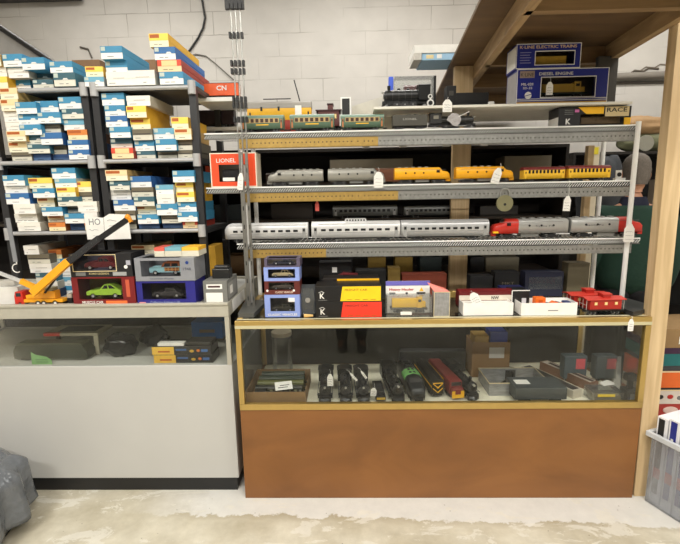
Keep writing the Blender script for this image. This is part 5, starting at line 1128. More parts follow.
# small white tractor toy beside
x_, _ = U(69, 296, 2.2); t = thing('toy_tractor', 'small black and cream toy truck between the crane and the boxed cars', 'toy', (x_-.01, 2.22, zl)); B().box(-.03, .022, -.02, .02, .012, .03, mat((50, 48, 46), .5)).box(-.004, .022, -.018, .018, .03, .052, mat((214, 206, 190), .5)).build('body', t, bev=.002)
for k in (-.018, .014): B().cyl((k, -.022, .011), (k, .022, .011), .011, mat((30, 30, 30), .6), n=12).build('axle_and_wheels', t) if False else B().cyl((k, -.022, .011), (k, .022, .011), .011, mat((30, 30, 30), .6), n=12).build('wheel', t)
# paper sign
x0, z0 = U(87.5, 239.5, LRY-.055); x1, z1 = U(128.5, 214, LRY-.055); Ys = LRY-.055; w = x1-x0; h = z1-z0
t = thing('paper_sign', 'two taped white papers with handwritten HO hanging from the pipe rails', 'sign', (x0, Ys, z0))
B().prism([(0.0, 0), (w*.40, 0), (w*.42, h*.9), (w*.40, h*.86), (0-.004, h)], 1, 0, .0006, PAPER).build('left_sheet', t)
B().prism([(w*.405, -.002), (w, 0), (w*.985, h*.98), (w*.56, h*1.02), (w*.425, h*.88)], 1, .0007, .0013, PAPER).build('right_sheet', t)
txt(t, 'HO', w*.08, h*.58, w*.26, h*.26, -.0004, mat((110, 110, 116), .7), name='handwriting'); 
b = B(); r = random.Random(2)
for (a, zz, n_) in ((.06, .38, 6), (.14, .14, 3), (.5, .75, 6), (.52, .55, 5)):
    b.tube([(w*(a+.03*k), -.0006, h*(zz+r.uniform(-.03, .03))) for k in range(n_+2)], .0009, mat((120, 120, 126), .7), 4)
b.build('scribble', t)
# clear strip with white hook at the left
x0, z0 = U(7, 218, 2.2); x1, z1 = U(15, 262, 2.2)
t = thing('hanging_hook', 'grey plastic strip with a white hook hanging at the left edge', 'hook', (x1, 2.205, z1)); b = B(); beam(b, Vector((0, 0, 0)), Vector((x0-x1, 0, z0-z1)), .022, .004, mat((130, 132, 136), .35)); b.build('strip', t)
B().tube([(.004, 0, 0)]+[(-.0+.022*cos(a), 0, -.033+.022*sin(a)) for a in [radians(q) for q in range(80, 330, 25)]], .0028, WHITE, 6).build('hook', t)
# ------------------------------------------------------------------ inside left cabinet
zd = LDECK-.012+.0005+.0; zd = zg0-.0115
OL = mat((52, 56, 44), .35, name='dark_green_shell')
def inx(px, Y): return U(px, 360, Y)[0]
Y = 2.26; x0, x1 = inx(16, Y), inx(92, Y); L_ = x1-x0
h = U(50, 343, Y)[1]-zd
t = thing('large_green_car', 'large dark green train car behind glass with a green paper tag', 'model train', ((x0+x1)/2, Y+.03, zd))
B().prism([(-L_*.5, .012), (-L_*.5, h*.55), (-L_*.46, h*.9), (L_*.40, h*.9), (L_*.46, h*.5), (L_*.46, .012)], 1, -.04, .04, OL).build('body', t, bev=.006)
B().prism([(-L_*.47, h*.9), (-L_*.45, h), (L_*.38, h), (L_*.42, h*.9)], 1, -.035, .035, mat((84, 84, 66), .4)).build('roof', t, bev=.004)
b = B()
for k in range(16): b.cyl((-L_*.05+k*L_*.03, -.041, .008), (-L_*.05+k*L_*.03, -.036, .008), .004, mat((120, 120, 110), .5), n=6)
b.build('underframe_detail', t)
for s_ in (-1, 1): bogie(t, s_*L_*.33, L_*.18, .07, 2, r=.006)
x_, z_ = U(43, 366, 2.2)
t = thing('green_tag', 'light green curved paper tag on the dark green train car behind glass', 'tag', (x_, 2.2, zd)); b = B(); hh = .055
b.prism([(-.058, .0), (-.055, hh*1.25), (-.03, hh*.95), (0, hh*.85), (.03, hh*.72), (.05, hh*.40), (.052, .0)], 1, 0, .001, mat((126, 178, 110), .7)); b.build('paper', t)
b = B(); r = random.Random(9)
for k in range(3): b.box(-.035, .03, -.0004, -.0001, .008+k*.009, .010+k*.009, mat((60, 90, 60), .7))
b.build('printed_lines', t)
# flat opened box / L shape
x0, z0 = U(52, 341, 2.4); x1, z1 = U(104, 337, 2.4)
t = thing('flat_window_box', 'flat cream box with red end lying across the green train car', 'box', ((x0+x1)/2, 2.34, zd)); w = x1-x0
zt2 = U(80, 332, 2.36)[1]-zd
B().box(-w/2, w/2, 0, .16, zt2-.016, zt2, mat((170, 164, 140), .5)).build('carton', t, bev=.001); B().box(-w/2-.0006, -w*.2, -.0012, .02, zt2-.0165, zt2+.0006, mat((190, 60, 46), .5)).build('red_end', t); B().box(w*.42, w*.5, 0, .01, 0, zt2-.017, mat((190, 184, 160), .5)).box(-w*.5, -w*.45, .1, .12, 0, zt2-.017, DRK).build('side_flap', t)
B().box(-w*.3, w*.4, .03, .13, zt2+.0001, zt2+.0008, mat((60, 56, 48), .5)).build('cut_out', t)
# black plastic bag
x_, z_ = U(114, 355, 2.3)
def lump(name, label, cat, c, r, sc_, m, seed=1, n=18, amp=.25, kind=None):
    rr = random.Random(seed); b = B(); secs = []
    from mathutils import noise
    for i in range(n+1):
        th = max(.02, pi*i/n); th = min(th, pi-.02); s = []
        for k in range(n*2):
            ph = 2*pi*k/(n*2); d = Vector((sin(th)*cos(ph), sin(th)*sin(ph), -cos(th)))
            q = 1+amp*(noise.noise(d*2.2+Vector((seed, 0, 0)))+.6*abs(noise.noise(d*5+Vector((0, seed, 0)))))
            v = Vector((c[0]+d.x*r*sc_[0]*q, c[1]+d.y*r*sc_[1]*q, c[2]+d.z*r*sc_[2]*q)); v.z = max(v.z, c[2]-r*sc_[2]*.8); s.append(v)
        secs.append(s)
    b.loft(secs, m); o = b.build(name); return tag(o, label, cat)
PBAG = mat((30, 31, 33), .18, name='shiny_black_plastic', bump=.3)
lump('black_plastic_bag', 'shiny black plastic bag with white glints behind the left glass', 'bag', (x_+.02, 2.34, zd+.052), .07, (1.25, .9, .93), PBAG, 3)
lump('black_plastic_bag', 'black plastic bag heap between the first bag and the yellow ended boxes', 'bag', (x_+.14, 2.50, zd+.05), .07, (1.1, .9, .9), PBAG, 8)
# yellow ended boxes
Y = 2.2; xa_, xb_ = inx(153, Y), inx(212, Y); h = .0
hh = (U(180, 347, Y)[1]-zd)/2
for k, (lb, dx) in enumerate((('black carton with a yellow end, lower one behind the left glass', .004), ('black carton with a yellow end, upper one behind the left glass', -.002))):
    t, w = panel_box('black_yellow_carton', lb, xa_+dx, xb_+dx, Y+.004, zd+k*(hh+.0006), hh, .12, mat((38, 37, 36), .4))
    B().box(-w/2-.0006, -w*.13, -.001, -.0001, .001, hh-.001, mat((232, 186, 70), .5)).build('yellow_end', t)
    b = B(); b.box(-w*.10, w*.08, -.001, -.0001, hh*.5, hh*.72, mat((60, 96, 150), .5)); b.ball((w*.17, -.0003, hh*.45), hh*.18, mat((206, 166, 60), .5), n=8, sc=(1.6, .2, 1)); b.ball((w*.28, -.0003, hh*.5), hh*.18, mat((220, 120, 40), .5), n=8, sc=(1.2, .2, 1)); b.box(w*.33, w*.44, -.001, -.0001, hh*.35, hh*.65, mat((70, 110, 170), .5)); b.box(-w*.40, -w*.2, -.0016, -.001, hh*.3, hh*.5, mat((190, 96, 30), .5)); b.build('printed_art', t)
zt3 = zd+2*(hh+.0006)
tag(B().box(inx(158, Y), inx(184, Y), Y+.012, Y+.05, zt3+.0002, zt3+.016, PAPER).build('white_leaflet'), 'white folded leaflet on the yellow ended cartons', 'leaflet')
tag(B().box(inx(185, Y), inx(211, Y), Y+.02, Y+.11, zt3+.0002, zt3+.018, mat((52, 50, 46), .4)).build('black_case', bev=.002), 'flat black case lying beside the white leaflet on the cartons', 'case')
x0, z0 = U(193, 340, 2.55); x1, z1 = U(222, 318, 2.55)
tag(B().box(x0, x1, 2.55, 2.66, zd, U(207, 340, 2.55)[1], mat((110, 106, 98), .6)).build('grey_fabric_box', bev=.01), 'soft grey folded cloth under the blue box behind the left glass', 'cloth')
t, w = panel_box('blue_box', 'bright blue box in the upper right of the left cabinet glass', x0, x1+.0, 2.54, U(207, 333, 2.54)[1], U(207, 316, 2.54)[1]-U(207, 333, 2.54)[1]-.004, .11, mat((30, 110, 190), .5)); B().cb(0, -.0008, w*.2, w*.5, .0015, .02, mat((120, 112, 96), .5)).build('paper_band', t)
t.location.z = U(207, 340, 2.55)[1]+.012
# ------------------------------------------------------------------ inside the right showcase
zs = CDK+.0005
def cx(px, Y, py=400): return U(px, py, Y)[0]
# cardboard tray with engines
p0 = G(247, 404, zs); p1 = G(306, 405, zs); p2 = G(312, 372, zs)
x0, x1 = p0[0], p1[0]; Yt = 2.12; d = .30
h = U(277, 392, Yt)[1]-zs
t, w = open_tray('cardboard_tray', 'brown cardboard tray full of dark engines behind the glass', x0, x1, Yt, d, h, mat((136, 108, 72), .8, name='tray_cardboard'), z=zs)
for k, (yy_, L_, m_, lb) in enumerate(((.045, .24, mat((36, 36, 36), .3), 'black engine lying at the front of the cardboard tray'), (.10, .25, mat((48, 50, 44), .3), 'dark grey coach, second from the front in the cardboard tray'), (.155, .25, mat((96, 98, 54), .3), 'olive coach with yellow windows in the cardboard tray'), (.205, .25, mat((52, 66, 52), .3), 'dark green coach, second from the back in the cardboard tray'), (.255, .24, mat((44, 56, 44), .3), 'dark green coach at the back of the cardboard tray'))):
    L_ = min(L_, w*.86)
    if k == 0: steam('steam_engine', lb, ((x0+x1)/2, Yt+yy_, zs+.004), L_, .065)
    else: passenger('passenger_car', lb, 'model train', ((x0+x1)/2+.004, Yt+yy_, zs+.004), L_, .06+.004*k, m_, m_, nwin=8, wm=mat((190, 180, 90), .5) if k == 2 else mat((140, 140, 110), .4), wz=(.56, .74), W=.038)
t = thing('white_card', 'white paper card tilted on the engines in the cardboard tray', 'card', (cx(283, 2.18, 385), 2.20, zs+.074), .25); B().box(-.045, .045, -.03, .03, 0, .0008, PAPER).build('card', t); B().box(-.03, .02, -.015, -.01, .0008, .0012, INK).box(-.02, .03, .0, .005, .0008, .0012, INK).build('handwriting', t)
t.rotation_euler = (.35, 0, .25)
# engines parked nose on
def nose_loc(fn, px, pb, L, H, rzoff=0, **k):
    gx_, gy_ = G(px, pb, zs); a = -pi/2+rzoff
    return (gx_-cos(a)*L/2, gy_-sin(a)*L/2, zs), a
EB = mat((44, 46, 48), .32, .25, 'engine_gunmetal')
for (px, pb, H_, L_, off, lb, mm) in ((325, 404, .112, .27, .02, 'black steam engine facing the glass, next to the cardboard tray', EB), (346, 403.5, .108, .27, .04, 'black steam engine facing the glass, second from the tray', EB), (364, 403.5, .108, .27, .05, 'black steam engine facing the glass, third from the tray', EB),
                               (399, 404, .118, .33, .12, 'black steam engine facing the glass left of the green tag', mat((30, 31, 33), .3, .2)), (475, 402, .112, .34, .22, 'long black steam engine facing the glass, right of the maroon one', mat((30, 31, 33), .3, .2))):
    loc, a = nose_loc(None, px, pb, L_, H_, off); steam('steam_engine', lb, loc, L_, H_, rz=a, m=mm)
loc, a = nose_loc(None, 381, 403, .20, .055, .05)
t = thing('small_yellow_marked_engine', 'low black engine with a yellow lettered end and white tag', 'model train', loc, a)
B().box(-.1, .1, -.026, .026, .012, .035, BLACK).box(-.02, .085, -.02, .02, .035, .058, BLK2).build('body', t, bev=.002); B().box(.1001, .1012, -.022, .022, .018, .030, mat((206, 170, 70), .5)).build('yellow_end', t)
for s_ in (-1, 1): bogie(t, s_*.065, .04, .044, 2, r=.008)
loc, a = nose_loc(None, 419, 404, .33, .11, .12)
t = diesel('diesel_engine', 'black diesel engine facing the glass wearing a light green tag', loc, .33, .112, mat((38, 40, 42), .35), rz=a)
B().prism([(-.0435, .080), (-.0435, .094), (-.03, .108), (0, .1155), (.03, .108), (.0435, .094), (.0435, .080), (.0455, .080), (.0455, .095), (.031, .110), (0, .118), (-.031, .110), (-.0455, .095), (-.0455, .080)], 0, -.03, .045, mat((136, 206, 120), .6)).build('green_tag', t, label='light green paper tag wrapped over the nose')
loc, a = nose_loc(None, 437, 397, .34, .08, .14)
t = boxcar('black_yellow_hopper', 'black freight car with yellow chevron end facing the glass', loc, .36, .100, mat((30, 29, 28), .4), rz=a, door=False, W=.066)
b = B()
for k, zz in enumerate((.060, .034)):
    for s_ in (-1, 1): b.tube([(.1812, s_*.026, zz+.020), (.1812, 0, zz-.004)], .0028, YEL, 4)
b.tube([(.1812, -.026, .082), (.1812, .026, .082)], .0028, YEL, 4); b.ball((.1812, 0, .058), .006, YEL, n=6); b.build('yellow_chevron', t)
B().box(-.178, .178, -.0345, -.0332, .058, .066, YEL).box(-.178, .178, .0332, .0345, .058, .066, YEL).build('yellow_side_line', t)
loc, a = nose_loc(None, 457, 400, .34, .08, .17)
t = thing('maroon_diesel', 'maroon and yellow diesel engine facing the glass', 'model train', loc, a); t.scale = (1.06, 1.3, 1.35)
MR = mat((120, 42, 38), .4)
B().box(-.17, .145, -.026, .026, .016, .072, MR).build('body', t, bev=.006); B().box(.1455, .17, -.024, .024, .016, .05, MR).build('short_nose', t, bev=.005)
B().box(-.165, .06, -.0275, -.0262, .05, .058, YEL).box(-.165, .06, .0262, .0275, .05, .058, YEL).box(.1705, .1725, -.025, .025, .012, .026, YEL).box(.1705, .1725, -.025, -.012, .026, .04, YEL).box(.1705, .1725, .012, .025, .026, .04, YEL).build('yellow_trim', t)
B().box(.1456, .147, -.02, .02, .054, .068, DRK).build('windscreen', t)
for s_ in (-1, 1): bogie(t, s_*.1, .06, .046, 2, r=.008)
for (px, pt, pb, tl, lb) in ((330, 374, 386, .0, 'white tag on the engine next to the cardboard tray'), (350, 373, 383, -.7, 'slim white tag hanging on the second engine from the tray'), (374, 388, 396, .1, 'white tag beside the yellow ended low engine'), (361, 371, 380, -.6, 'slim white tag string on the third engine from the tray')):
    gx_, gy_ = G(px, 403, zs); Yq = 2.135; price_tag(px, pt, pb, Yq+.02, lb, tl, w=.03 if 'slim' not in lb else .012)
# clear plastic tray
x0, x1 = cx(487, 2.25), cx(546, 2.25); t, w = open_tray('clear_tray', 'clear plastic tray holding loose track behind the dark grey tender', x0, x1, 2.22, .20, .07, TRB, z=zs)
b = B(); q = .003; b.box(-w/2-q, w/2+q, -q, 0, .068, .073, IV).box(-w/2-q, w/2+q, .20, .20+q, .068, .073, IV).box(-w/2-q, -w/2, 0, .2, .068, .073, IV).box(w/2, w/2+q, 0, .2, .068, .073, IV); b.build('rim', t)
b = B(); b.tube([(-w*.2, .1, .02), (0, .15, .03), (w*.2, .08, .02)], .008, DRK, 6); b.build('track_piece', t)
# dark tender at the front
gx0, gy0 = G(513, 401, zs); gx1, gy1 = G(565, 402, zs); L_ = gx1-gx0
t = tender('tender', 'dark slate grey tender close to the glass with a white slip on it', ((gx0+gx1)/2, 2.20, zs), L_, .088, m=mat((66, 72, 74), .4, name='slate_grey'), W=.14, coal=False)
B().box(-L_*.42, -L_*.14, -.02, .032, .0832, .0842, PAPER).build('white_slip', t)
# long boxes at the right
def lbox(name, label, pa, pb_, wd, ln, h, m, a, top=None, z=zs):
    gx_, gy_ = G(pa, pb_, z); t = thing(name, label, 'box', (gx_, gy_, z), a)
    B().box(-wd/2, wd/2, 0, ln, 0, h, m).build('carton', t, bev=.001)
    if top: B().box(-wd*.38, wd*.38, .01, ln-.01, h+.0001, h+.0008, top).build('top_window', t)
    return t
t = lbox('long_white_carton', 'long white carton with dark window lying behind the tender end', 577, 398, .06, .36, .045, mat((200, 192, 176), .5), .40, mat((44, 40, 38), .4))
t = lbox('long_brown_carton', 'long brown and white carton right of the long white carton', 594, 391, .06, .34, .05, mat((120, 84, 62), .5), .42, mat((200, 190, 176), .5))
B().box(-.01, .012, .01, .3, .0509, .0516, mat((70, 50, 40), .5)).build('dark_stripe', t)
gx0, gy0 = G(592, 402, zs); gx1, _ = G(622, 402, zs); w = gx1-gx0
t = thing('clear_track_pack', 'clear pack with yellow label close to the glass at the right', 'pack', ((gx0+gx1)/2, 2.13, zs))
b = B(); b.box(-w/2, w/2, 0, .0012, 0, .055, CLEAR).box(-w/2, -w/2+.0012, .0012, .1, 0, .055, CLEAR).box(w/2-.0012, w/2, .0012, .1, 0, .055, CLEAR).box(-w/2, w/2, .0012, .1, .054, .055, CLEAR); b.build('cover', t)
B().box(-w*.45, w*.45, .01, .09, .001, .03, mat((150, 136, 104), .5)).build('contents', t); B().box(-w*.38, w*.2, -.001, -.0001, .034, .048, mat((236, 206, 60), .5)).build('yellow_label', t)
t = thing('white_slip', 'crumpled white slip on the brown carton at the right of the showcase', 'slip', (cx(600, 2.3, 384), 2.24, zs+.056), .3); B().add([Vector(v) for v in ((-.04, -.02, 0), (.02, -.03, .004), (.045, .0, .001), (.03, .025, .006), (-.03, .02, .002))], [(0, 1, 2, 3, 4)], PAPER).build('slip', t)
# black upright tool
gx0, gy0 = G(634, 403, zs); t = thing('black_signal_tower', 'black model signal tower at the right end behind the glass', 'model', (gx0-.01, 2.16, zs))
B().box(-.032, .032, -.03, .03, 0, .065, BLK2).build('base', t, bev=.003); B().box(-.012, .012, -.008, .008, .0652, .11, BLACK).build('mast', t); B().box(-.028, .022, -.018, .018, .1102, .145, BLACK).build('head', t, bev=.004); B().box(-.012, .01, -.031, -.0302, .018, .048, GREY).build('plate', t)
# rear items in showcase
def back_car(px0, px1, pt, Y, m, name, lb, label_m=None):
    a, c_ = cx(px0, Y, 370), cx(px1, Y, 370); h = U((px0+px1)/2, pt, Y)[1]-zs
    t = thing(name, lb, 'model train', ((a+c_)/2, Y+.04, zs)); w = c_-a
    B().box(-w/2, w/2, -.03, .03, .014, h, m).build('body', t, bev=.006)
    for s_ in (-1, 1): bogie(t, s_*w*.33, w*.16, .05, 2, r=.007)
    if label_m: B().box(-.0, .05, -.0312, -.0301, h*.5, h*.9, label_m).build('pink_label', t)
    return t
back_car(565, 588, 357, 2.38, mat((74, 88, 96), .4), 'grey_blue_car', 'grey blue train car with a pink label at the back of the showcase', mat((220, 90, 100), .5))
back_car(597, 618, 357, 2.38, mat((82, 92, 98), .4), 'grey_blue_car', 'grey train car with a pink label at the back right of the showcase', mat((220, 90, 100), .5))
t = lbox('long_black_carton', 'long black box lying diagonally behind the clear tray', 515, 380, .07, .20, .06, mat((30, 30, 28), .5), .9)
x0, x1 = cx(470, 2.5, 360), cx(507, 2.5, 360); h = U(488, 340, 2.5)[1]-zs
t, w = open_tray('small_cardboard_box', 'open cardboard box with blue and clear parts at the back of the showcase', x0, x1, 2.46, .14, h, mat((140, 108, 70), .8), z=zs); B().box(-w*.05, w*.35, -.001, -.0001, h*.55, h*.85, mat((200, 196, 190), .5)).build('white_label', t)
B().box(0, w*.45, .02, .12, .01, h*1.25, mat((30, 50, 120), .4)).build('blue_contents', t); B().box(-w*.42, -.01, .02, .12, .01, h*1.15, mat((150, 120, 60), .5)).build('tan_contents', t)
t = back_car(400, 466, 352, 2.50, mat((34, 34, 36), .4), 'long_black_car', 'long black train car standing crosswise at the back of the showcase')
x0, x1 = cx(272, 2.5, 360), cx(292, 2.5, 360); t = thing('glass_jar', 'clear plastic jar with beige lid at the back of the showcase', 'jar', ((x0+x1)/2, 2.52, zs)); r_ = (x1-x0)/2; hj = U(282, 336, 2.5)[1]-zs
b = B(); b.cyl((0, 0, 0), (0, 0, hj), r_, CLEAR, n=18); b.build('body', t); B().cyl((0, 0, hj+.0005), (0, 0, hj+.022), r_*1.02, mat((150, 140, 122), .5), n=18).build('lid', t)
# ------------------------------------------------------------------ clutter on the dark rear shelving
r = random.Random(11)
for (p0, p1, lb) in ((333, 397, 'dull silver passenger car on the rear shelf, left of two'), (404, 465, 'dull silver passenger car on the rear shelf, right of two')):
    x, L_, H_ = place(p0, p1, 206, 217.5, RY0+.04, RS[0]); passenger('passenger_car', lb, 'model train', (x, RY0+.05, RS[0]+.0005), L_, H_*1.05, mat((120, 122, 120), .4, .3), mat((120, 122, 120), .4, .3), nwin=11, wz=(.5, .7), group='dull silver cars on the rear shelf')
for (p0, p1, pt, lb) in ((330, 413, 158.5, 'wide taupe cardboard carton behind the silver and yellow engines'), (505, 552, 158, 'wide taupe cardboard carton behind the right yellow engine')):
    a, c_ = U(p0, 175, RY0)[0], U(p1, 175, RY0)[0]; t, w = panel_box('taupe_carton', lb, a, c_, RY0+.02, RS[2]+.0005, U(400, pt, RY0)[1]-RS[2], .2, mat((112, 104, 88), .7))
for (p0, p1, pt, shelf, cc, lb) in ((222, 262, 256, 1, (120, 92, 60), 'brown carton on the lower rear shelf behind the left rack leg'), (338, 352, 258, 1, (20, 20, 22), 'black carton with pale oval on the lower rear shelf'), (368, 386, 258, 1, (116, 92, 30), 'black and mustard carton on the lower rear shelf'), (396, 414, 258, 1, (120, 96, 34), 'mustard carton on the lower rear shelf'), (422, 444, 258, 1, (34, 44, 44), 'dark green carton on the lower rear shelf'), (474, 488, 258, 1, (22, 22, 24), 'black carton right of the stud on the lower rear shelf'), (490, 524, 258, 1, (110, 104, 88), 'taupe carton on the lower rear shelf near the stud'),
                             (270, 312, 204, 0, (44, 36, 30), 'dark carton on the rear shelf behind the observation car'), (206, 246, 154, 2, (176, 62, 26), 'rust brown carton behind the orange window carton'), (204, 240, 205, 0, (44, 50, 52), 'slate carton on the rear shelf left of the standard'), (482, 520, 206, 0, (40, 38, 36), 'dark carton on the rear shelf behind the red nosed engine')):
    a, c_ = U(p0, 200, RY0)[0], U(p1, 200, RY0)[0]; z = RS[shelf]+.0005; h = U((p0+p1)/2, pt, RY0)[1]-z
    t, w = panel_box('shelf_carton', lb, a, c_, RY0+.03, z, max(.05, h), .15, mat(cc, .5))
    if 'oval' in lb: B().cyl((w*1.1, -.001, h*.5), (w*1.1, 0, h*.5), .001, PAPER, n=6) if False else B().ball((0, -.0002, h*.5), h*.25, mat((170, 160, 130), .6), n=10, sc=(1, .05, 1)).build('pale_oval', t)
for i, px in enumerate((270, 288, 306)):
    x, z = U(px, 178, RACKY+.2); boxcar('dark_freight_car', ['dark brown', 'dark grey', 'black and silver'][i]+' freight car in the second row behind the left silver engine', (x+.02, RACKY+.22, Z2), .085, .075, mat([(64, 48, 40), (70, 70, 68), (52, 50, 48)][i], .4), W=.05)
for i, (px, cc) in enumerate(((499, (110, 30, 26)), (519, (120, 34, 28)))):
    x, z = U(px, 152, RACKY+.22); L__ = .10
    boxcar('red_freight_car', 'small dark red freight car under the top tier, %s of two' % ['left', 'right'][i], (x, RACKY+.235, Z2+.0), L__, U(px, 149, RACKY+.22)[1]-Z2, mat(cc, .4), W=.05) if False else None
x, z = U(585, 176, RACKY+.22); b = B(); b.tube([(x-.16, RACKY+.2, z+.05), (x-.05, RACKY+.2, z+.035), (x+.0, RACKY+.2, z+.0), (x+.04, RACKY+.2, Z2)], .010, BLK2, 6); b.tube([(x-.13, RACKY+.2, z+.04), (x-.12, RACKY+.2, Z2)], .006, BLK2, 5); tag(b.build('black_crane_arm'), 'curved black model crane arm behind the small yellow coaches', 'model')
# hanging lights/white spots are wire clips under the rack decks
for i, (px, k) in enumerate(((366, 0), (403, 0), (446, 0), (484, 0), (366, 1), (430, 1), (340, 1))):
    x, _ = U(px, 150, RACKY+.28); b = B(); zc_ = ZS[k]-.052
    b.cyl((x-.02, RACKY+.285, zc_), (x+.02, RACKY+.285, zc_), .011, mat((210, 210, 205), .3), n=10); b.box(x-.004, x+.004, RACKY+.283, RACKY+.287, zc_+.009, ZS[k]-.009, WHITE)
    tag(b.build('white_clip'), 'white plastic clip hanging under the back edge of a rack tier', 'clip', 'white clips under the rack tiers')
x, z = U(318, 206, RACKY+.1); t = price_tag(317, 201, 211, RACKY+.02, 'small red and white tag hanging above the first two silver cars', 0, w=.02, color=mat((190, 80, 70), .6), marks=False)
# bright studs / cream uprights right of the coaches
for i, px in enumerate((582, 592)):
    x, _ = U(px, 200, 2.75); tag(B().box(x, x+.035, 2.72+i*.05, 2.76+i*.05, 0, U(px, 146, 2.75)[1], mat((214, 204, 180), .6) if i else PINE).build('cream_upright', bev=.002), ['pale pine upright behind the small yellow coaches', 'cream painted upright behind the small yellow coaches'][i], 'post')
x, z = U(596, 149, 2.76); B().cb(x+.0, 2.765, z-.03, .034, .006, .04, mat((236, 220, 50), .5)).build('yellow_sticker', [o for o in COL.objects if o.name.startswith('cream_upright')][-1])
# ------------------------------------------------------------------ person with dark green jacket, back turned
def skin_chain(b_pts, edges, radii, m, name, parent=None, sub=2):
    me = bpy.data.meshes.new(name); me.from_pydata([tuple(p) for p in b_pts], edges, []); me.update()
    o = bpy.data.objects.new(name, me); COL.objects.link(o)
    o.modifiers.new('skin', 'SKIN'); s = o.modifiers.new('sub', 'SUBSURF'); s.levels = sub; s.render_levels = sub
    for i, v in enumerate(me.skin_vertices[0].data): r_ = radii[i]; v.radius = r_ if isinstance(r_, tuple) else (r_, r_); v.use_root = (i == 0)
    me.materials.append(m)
    if parent: o.parent = parent
    dg = bpy.context.evaluated_depsgraph_get(); ne = bpy.data.meshes.new_from_object(o.evaluated_get(dg))
    o.modifiers.clear(); o.data = ne; ne.name = name
    for p in ne.polygons: p.use_smooth = True
    return o
SKIN = mat((206, 152, 122), .55, name='skin'); HAIR = mat((112, 104, 96), .8, name='grey_hair', scale=90, var=.2); JGR = mat((26, 58, 46), .85, name='dark_green_fleece', scale=40, bump=.2); NVY = mat((26, 30, 52), .8); TRS = mat((34, 34, 38), .85); SHOE = mat((22, 20, 20), .5)
def head_mesh(parent, c, s=1., hair=HAIR, cap=None, yaw=0):
    M = T(*c) @ Rz(yaw) @ Matrix.Scale(s, 4)
    b = B(); rows = []
    prof = [(-.125, .045, .05, -.01), (-.11, .052, .062, .012), (-.085, .060, .082, .010), (-.05, .068, .092, .004), (-.01, .074, .096, 0), (.03, .077, .098, -.004), (.07, .072, .092, -.008), (.10, .056, .072, -.01), (.118, .03, .04, -.01), (.123, .006, .008, -.01)]
    for z, rx, ry, cy in prof: rows.append([M @ Vector((rx*cos(a), -cy-ry*sin(a), z)) for a in [2*pi*k/24 for k in range(24)]])
    b.loft(rows, SKIN)
    h = b.build('head', parent)
    B().prism([(-.012, -.03), (0, .01), (.012, -.03)], 1, -.118, -.085, SKIN, M=M).build('nose', h)
    for s_ in (-1, 1):
        e = B(); e.ball(M @ Vector((s_*.03, -.088, .004)), .011*s, mat((240, 238, 232), .3), n=10); e.ball(M @ Vector((s_*.03, -.097, .004)), .005*s, DRK, n=8); e.build('eye', h)
        e = B(); e.loft([[M @ Vector((s_*(.074+dx), .0+ry*cos(a), -.01+rz_*sin(a))) for a in [2*pi*k/12 for k in range(12)]] for dx, ry, rz_ in ((0, .018, .03), (.012, .022, .034), (.016, .012, .022))], SKIN); e.build('ear', h)
    B().prism([(-.024, -.062), (0, -.056), (.024, -.062), (0, -.072)], 1, -.098, -.088, mat((160, 84, 74), .5), M=M).build('mouth', h)
    b = B(); rows = []
    for z, rx, ry, cy, a0 in ((-.075, .066, .09, -.006, 0), (-.03, .079, .101, -.004, 0), (.02, .083, .104, -.006, 0), (.065, .079, .099, -.010, 0), (.1, .062, .08, -.012, 0), (.122, .036, .046, -.012, 0), (.131, .006, .006, -.012, 0)):
        ang = [radians(200+ (140)*k/24) for k in range(25)] if z < .05 else [radians(2*180*k/24) for k in range(25)]
        rows.append((z, rx, ry, cy))
    secs = [[M @ Vector((rx*cos(a), -cy-ry*sin(a)+(.03 if (sin(a) > 0 and z < .05) else 0), z+(.0))) for a in [2*pi*k/24 for k in range(24)]] for z, rx, ry, cy in rows]
    b.loft(secs, hair); b.build('hair', h)
    if cap:
        b = B(); secs = [[M @ Vector((rx*cos(a), -.012*0+.012-ry*sin(a), z)) for a in [2*pi*k/24 for k in range(24)]] for z, rx, ry in ((.045, .088, .108), (.08, .085, .104), (.115, .07, .085), (.138, .04, .05), (.143, .004, .004))]
        b.loft(secs, cap); b.build('cap', h)
        B().prism([(-.06, -.1), (-.045, -.165), (.045, -.165), (.06, -.1)], 2, .045, .052, cap, M=M).build('cap_peak', h)
    return h
def hand(parent, wrist, d, up, s=1., curl=.5):
    """palm with five bent fingers; d = direction of the hand, up = back of the hand"""
    d = d.normalized(); side = d.cross(up).normalized(); up = side.cross(d).normalized(); palm = wrist+d*.075*s
    h = skin_chain([wrist, wrist+d*.04*s, palm], [(0, 1), (1, 2)], [(.020*s, .026*s), (.018*s, .036*s), (.015*s, .038*s)], SKIN, 'hand', parent)
    for k, ln in enumerate((.068, .078, .073, .058)):
        r0 = palm+side*(.030-.020*k)*s-d*.006*s; a = curl; pts = [r0]; dd = d
        for q in (.45, .32, .23): dd = (dd*cos(a)-up*sin(a)).normalized(); pts.append(pts[-1]+dd*ln*q*s); a = curl*.8
        skin_chain(pts, [(0, 1), (1, 2), (2, 3)], [.0095*s, .009*s, .0082*s, .007*s], SKIN, 'finger', h)
    r0 = wrist+d*.03*s+side*.026*s; d1 = (d*.6+side*.8-up*.25).normalized(); p1 = r0+d1*.035*s; p2 = p1+(d*.85+side*.3-up*.4).normalized()*.03*s; p3 = p2+(d*.9-up*.4).normalized()*.024*s
    skin_chain([r0, p1, p2, p3], [(0, 1), (1, 2), (2, 3)], [.013*s, .0115*s, .010*s, .008*s], SKIN, 'thumb', h)
